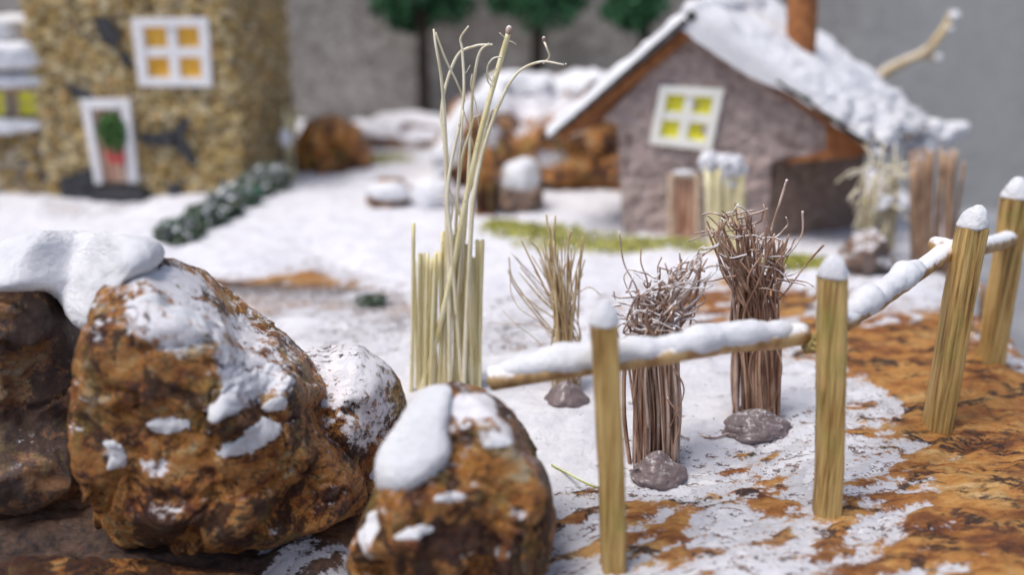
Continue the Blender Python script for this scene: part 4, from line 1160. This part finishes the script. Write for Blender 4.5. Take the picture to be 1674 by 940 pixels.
# shrubs in a row in front of the stone house
GC = [(.05, .10, .05), (.09, .14, .07), (.14, .19, .11), (.20, .24, .17), (.04, .06, .04), (.10, .17, .12)]
hed = [(296, 402, 44, 30), (338, 382, 38, 34), (366, 366, 36, 36), (392, 350, 36, 38), (418, 334, 34, 36), (446, 320, 30, 36)]
hl = ['nearest and lowest of the snow dusted shrubs, at the front end of the row', 'second snow dusted shrub from the front end of the row', 'third snow dusted shrub from the front, middle of the row',
      'fourth shrub from the front, with bluish green leaves', 'fifth shrub from the front, close to the stone house', 'farthest shrub of the row, against the corner of the stone house']
for k, (x, y, rx, rz) in enumerate(hed):
    c = gnd(x, y); kk = ((c-CO) @ CF)/FPX
    rt = thing('shrub', c, hl[k], 'shrub', 'row of small shrubs by the stone house')
    cols = GC if k != 3 else GC+[(.05, .22, .14), (.08, .26, .18)]
    V, F, C = leaves(900, c+np.array([0, 0, rz*kk*.75]), (rx*kk, rx*kk*.9, rz*kk*.8), .16, cols, 10+k, power=.45, snow=.28)
    mesh('foliage', V, F, M['leaf'], rt, False, {'col': np.array(C)})
    mb = MB(); mb.tube([c-np.array([0, 0, .2]), c+np.array([0, 0, rz*kk*.7])], [.1, .05], 6); mb.build('stem', M['trunk'], rt, True)
c = gnd(608, 497)
V, F, C = leaves(420, c+np.array([0, 0, .12]), (.55, .35, .18), .07, GC, 44, power=.5, snow=.15)
tag(mesh('moss_tuft', V, F, M['leaf'], None, False, {'col': np.array(C)}), 'lone dark green moss tuft lying in the snow in the middle of the yard', 'moss')

# moss round the hut
MC = [(.46, .46, .07), (.58, .56, .14), (.40, .40, .08), (.60, .55, .24), (.34, .36, .08)]
def moss(parts, seed, label):
    V, F, C = [], [], []
    for (px, py, rx, ry, n) in parts:
        c = gnd(px, py, .2)
        v, f, cc = leaves(n, c+np.array([0, 0, .10]), (rx, ry, .12), .11, MC, seed, power=.5, hole=-.2); k = len(V)
        V += v; F += [tuple(i+k for i in q) for q in f]; C += cc; seed += 1
    tag(mesh('moss', V, F, M['leaf'], None, False, {'col': np.array(C)}), label, 'moss', kind='stuff')
moss([(950, 400, 2.6, 1.6, 750), (1080, 405, 2.0, 1.0, 1000), (870, 380, 2.0, 1.2, 700), (1300, 432, 1.2, .8, 900), (620, 262, 2.0, 1.6, 500), (820, 370, .8, .6, 400)], 60, 'yellow green moss spread at the foot of the clay hut')

# ------------------------------------------------------------------ rocks behind
def bg(outline, Y, dep, mat, label, seed, **k):
    return boulder('rock', outline, Y, dep, mat, label, 'rock', sub=5, seed=seed, **k)
bg([(700, 330), (712, 230), (740, 160), (800, 130), (880, 118), (960, 125), (1060, 140), (1080, 220), (1075, 330), (960, 345), (850, 300), (790, 345)], 42, 4.0, M['rock'],
   'big rust red rock mound capped with snow, left behind the clay hut', 71, dust=.35, rough=1.6,
   blobs=[(770, 165, 60, 36, .5), (850, 125, 90, 30, .55), (960, 125, 90, 26, .5), (735, 230, 24, 60, .4)], veil=[(850, 160, 150, 40, .7)], thin=[(905, 265, 30, 12, .2), (800, 235, 18, 20, .2), (860, 200, 14, 10, .1)])
bg([(802, 330), (808, 290), (830, 268), (870, 268), (888, 310), (890, 345), (860, 358), (815, 355)], 35.5, 1.1, M['rock_grey'], 'small grey boulder with a white snow top, at the foot of the rust mound', 72, dust=.3,
   blobs=[(845, 285, 38, 28, .35)])
bg([(772, 355), (776, 250), (790, 235), (806, 245), (812, 355), (795, 368)], 34.8, .45, M['rock'], 'narrow upright rust brown stone beside the small grey boulder', 73, dust=.1)
bg([(598, 330), (600, 300), (625, 288), (660, 290), (672, 325), (660, 345), (620, 348)], 36, 1.0, M['rock'], 'low brown stone with a flat white snow top, at the left of the rock group', 74, dust=.2, blobs=[(632, 296, 38, 16, .2)])
bg([(660, 335), (668, 300), (700, 285), (740, 295), (760, 320), (750, 345), (700, 350)], 36.2, 1.2, M['rock_grey'], 'flat snow covered grey stone between the low brown stone and the upright one', 75, dust=.8, blobs=[(705, 305, 44, 22, .2)])
bg([(476, 325), (482, 230), (500, 195), (545, 185), (590, 205), (612, 260), (606, 315), (560, 330)], 45, 2.2, M['rock'], 'dark red brown rock right beside the stone house corner', 76, dust=.25)
bg([(570, 275), (580, 215), (620, 185), (680, 180), (740, 190), (750, 260), (700, 285)], 52, 3.0, M['rock_grey'], 'grey snow dusted rock heap in the distance below the first tree', 77, dust=.75)
bg([(1362, 440), (1372, 405), (1398, 378), (1430, 372), (1452, 395), (1470, 440), (1410, 452)], 27.6, .8, M['rock_grey'], 'grey rock with snow streaks beside the right end of the clay hut', 78, dust=.45, rough=1.7, cuts=9)

# ------------------------------------------------------------------ trees
TG = [(.010, .05, .02), (.015, .085, .03), (.03, .15, .05), (.006, .03, .015), (.06, .24, .10)]
for (x, ycb, hw, ty, lab, sd) in ((690, 48, 112, 190, 'leftmost green tree with slim black trunk against the grey wall', 1), (876, 36, 108, 170, 'middle green tree behind the snowy rust mound', 2), (1050, 42, 80, 180, 'green tree partly hidden by the clay hut roof', 3)):
    Yt = 58.0; c = at(x, ty, Yt); c[2] = gz(c[0], c[1])
    rt = thing('tree', c, lab, 'tree', 'green model trees in front of the wall')
    cb = at(x, ycb+4, Yt); wr = hw*.72/FPX*((cb-CO) @ CF)
    mb = MB(); mb.tube(spline([c-np.array([0, 0, .3]), (c+cb)/2+np.array([.1, 0, 0]), cb+np.array([0, 0, 7])], 12), [.55, .42, .25], 8, jit=.08); mb.build('trunk', M['trunk'], rt, True)
    V, F, C = [], [], []
    rs = np.random.RandomState(90+sd)
    for k in range(26):
        lv = k/26; rad = wr*(1-lv*.85)*rs.uniform(.45, .75); a = rs.uniform(0, 6.28)
        q = cb+np.array([math.cos(a)*wr*(1-lv)*.62, math.sin(a)*wr*(1-lv)*.62, .6+lv*8+rs.uniform(-.2, .5)])
        v, f, cc = leaves(420, q, (rad, rad, rad*.55), .28, TG, 100*sd+k, power=.5); n = len(V)
        V += v; F += [tuple(i+n for i in g_) for g_ in f]; C += cc
    mesh('crown', V, F, M['leaf'], rt, False, {'col': np.array(C)})

# ------------------------------------------------------------------ things round the hut
def sheaf(name, bx, by, x0, x1, y0, y1, n, mat, rad, label, cat, seed, snow=None, Y=None, fuzz=0):
    c = gnd(bx, by); Yc = c[1]; rt = thing(name, c, label, cat); rs = np.random.RandomState(seed)
    for k in range(n):
        f = rs.uniform(-1, 1); x = (x0+x1)/2+f*(x1-x0)/2
        A = c+np.array([f*(x1-x0)/2*.7*((c-CO) @ CF)/FPX, rs.uniform(-.3, .3), -.1])
        B = at(x, rs.uniform(y0, y1), Yc+rs.uniform(-.3, .3))
        one(rt, [A, (A+B)/2+rs.normal(size=3)*.05, B], rad*rs.uniform(.7, 1.3), mat, 6, 6, 'stalk')
    for k in range(fuzz):
        A = at(rs.uniform(x0, x1), rs.uniform(y0, y0+90), Yc+rs.uniform(-.3, .3)); d = rs.normal(size=3)*.32
        one(rt, [A, A+d*.6+np.array([0, 0, .15]), A+d*1.4], .03, M['wisp'], 8, 5, 'fibre')
    if snow:
        for (sx, sy, rx, rz) in snow:
            D, F = getico(4); k_ = ((c-CO) @ CF)/FPX
            V = D*np.array([rx*k_, rx*k_*.8, rz*k_]); V += vnormals(V, F)*(.26*fbm(V*1.8+seed, 4, .6, seed))[:, None]
            mesh('snow_clump', V+at(sx, sy, Yc-.1), F, M['snow_clean'], rt)
    return rt
sheaf('straw_sheaf', 1186, 425, 1152, 1216, 264, 290, 30, M['straw'], .10, 'pale straw sheaf topped with snow, standing beside the hut door', 'straw sheaf', 11, [(1163, 268, 13, 12), (1186, 272, 16, 13), (1206, 274, 12, 12), (1192, 290, 8, 18)])
sheaf('straw_sheaf', 1430, 428, 1402, 1468, 270, 350, 20, mk_straw('aged_straw', (.40, .33, .20), (.66, .58, .38), .4, .3), .055, 'fuzzy frayed straw sheaf behind the second fence rail', 'straw sheaf', 12, [(1438, 330, 12, 10), (1420, 402, 16, 8)], fuzz=60)
sheaf('stick_stack', 1530, 440, 1490, 1578, 240, 290, 22, mk_straw('grey_brown_stick', (.24, .14, .09), (.42, .28, .18), .4, .2), .08, 'upright rust brown sticks holding the snowy roof corner', 'sticks', 13)
br = thing('dead_branch', at(1440, 120, 40), 'bare pale forked branch rising behind the snowy roof', 'branch')
one(br, [at(1400, 150, 40), at(1462, 108, 40), at(1512, 84, 40), at(1543, 48, 40), at(1560, 20, 40)], [.26, .20, .18, .22], M['twig_tan'], 20, 8, 'limb', .08)
one(br, [at(1505, 86, 40), at(1520, 92, 40), at(1536, 94, 40)], [.13, .12], M['twig_tan'], 8, 8, 'limb', .08)
D, F = getico(3)
for x, y, r in ((1560, 26, .24), (1552, 46, .17), (1534, 94, .17)): mesh('snow_clump', D*r+at(x, y, 39.9), F, M['snow_clean'], br)
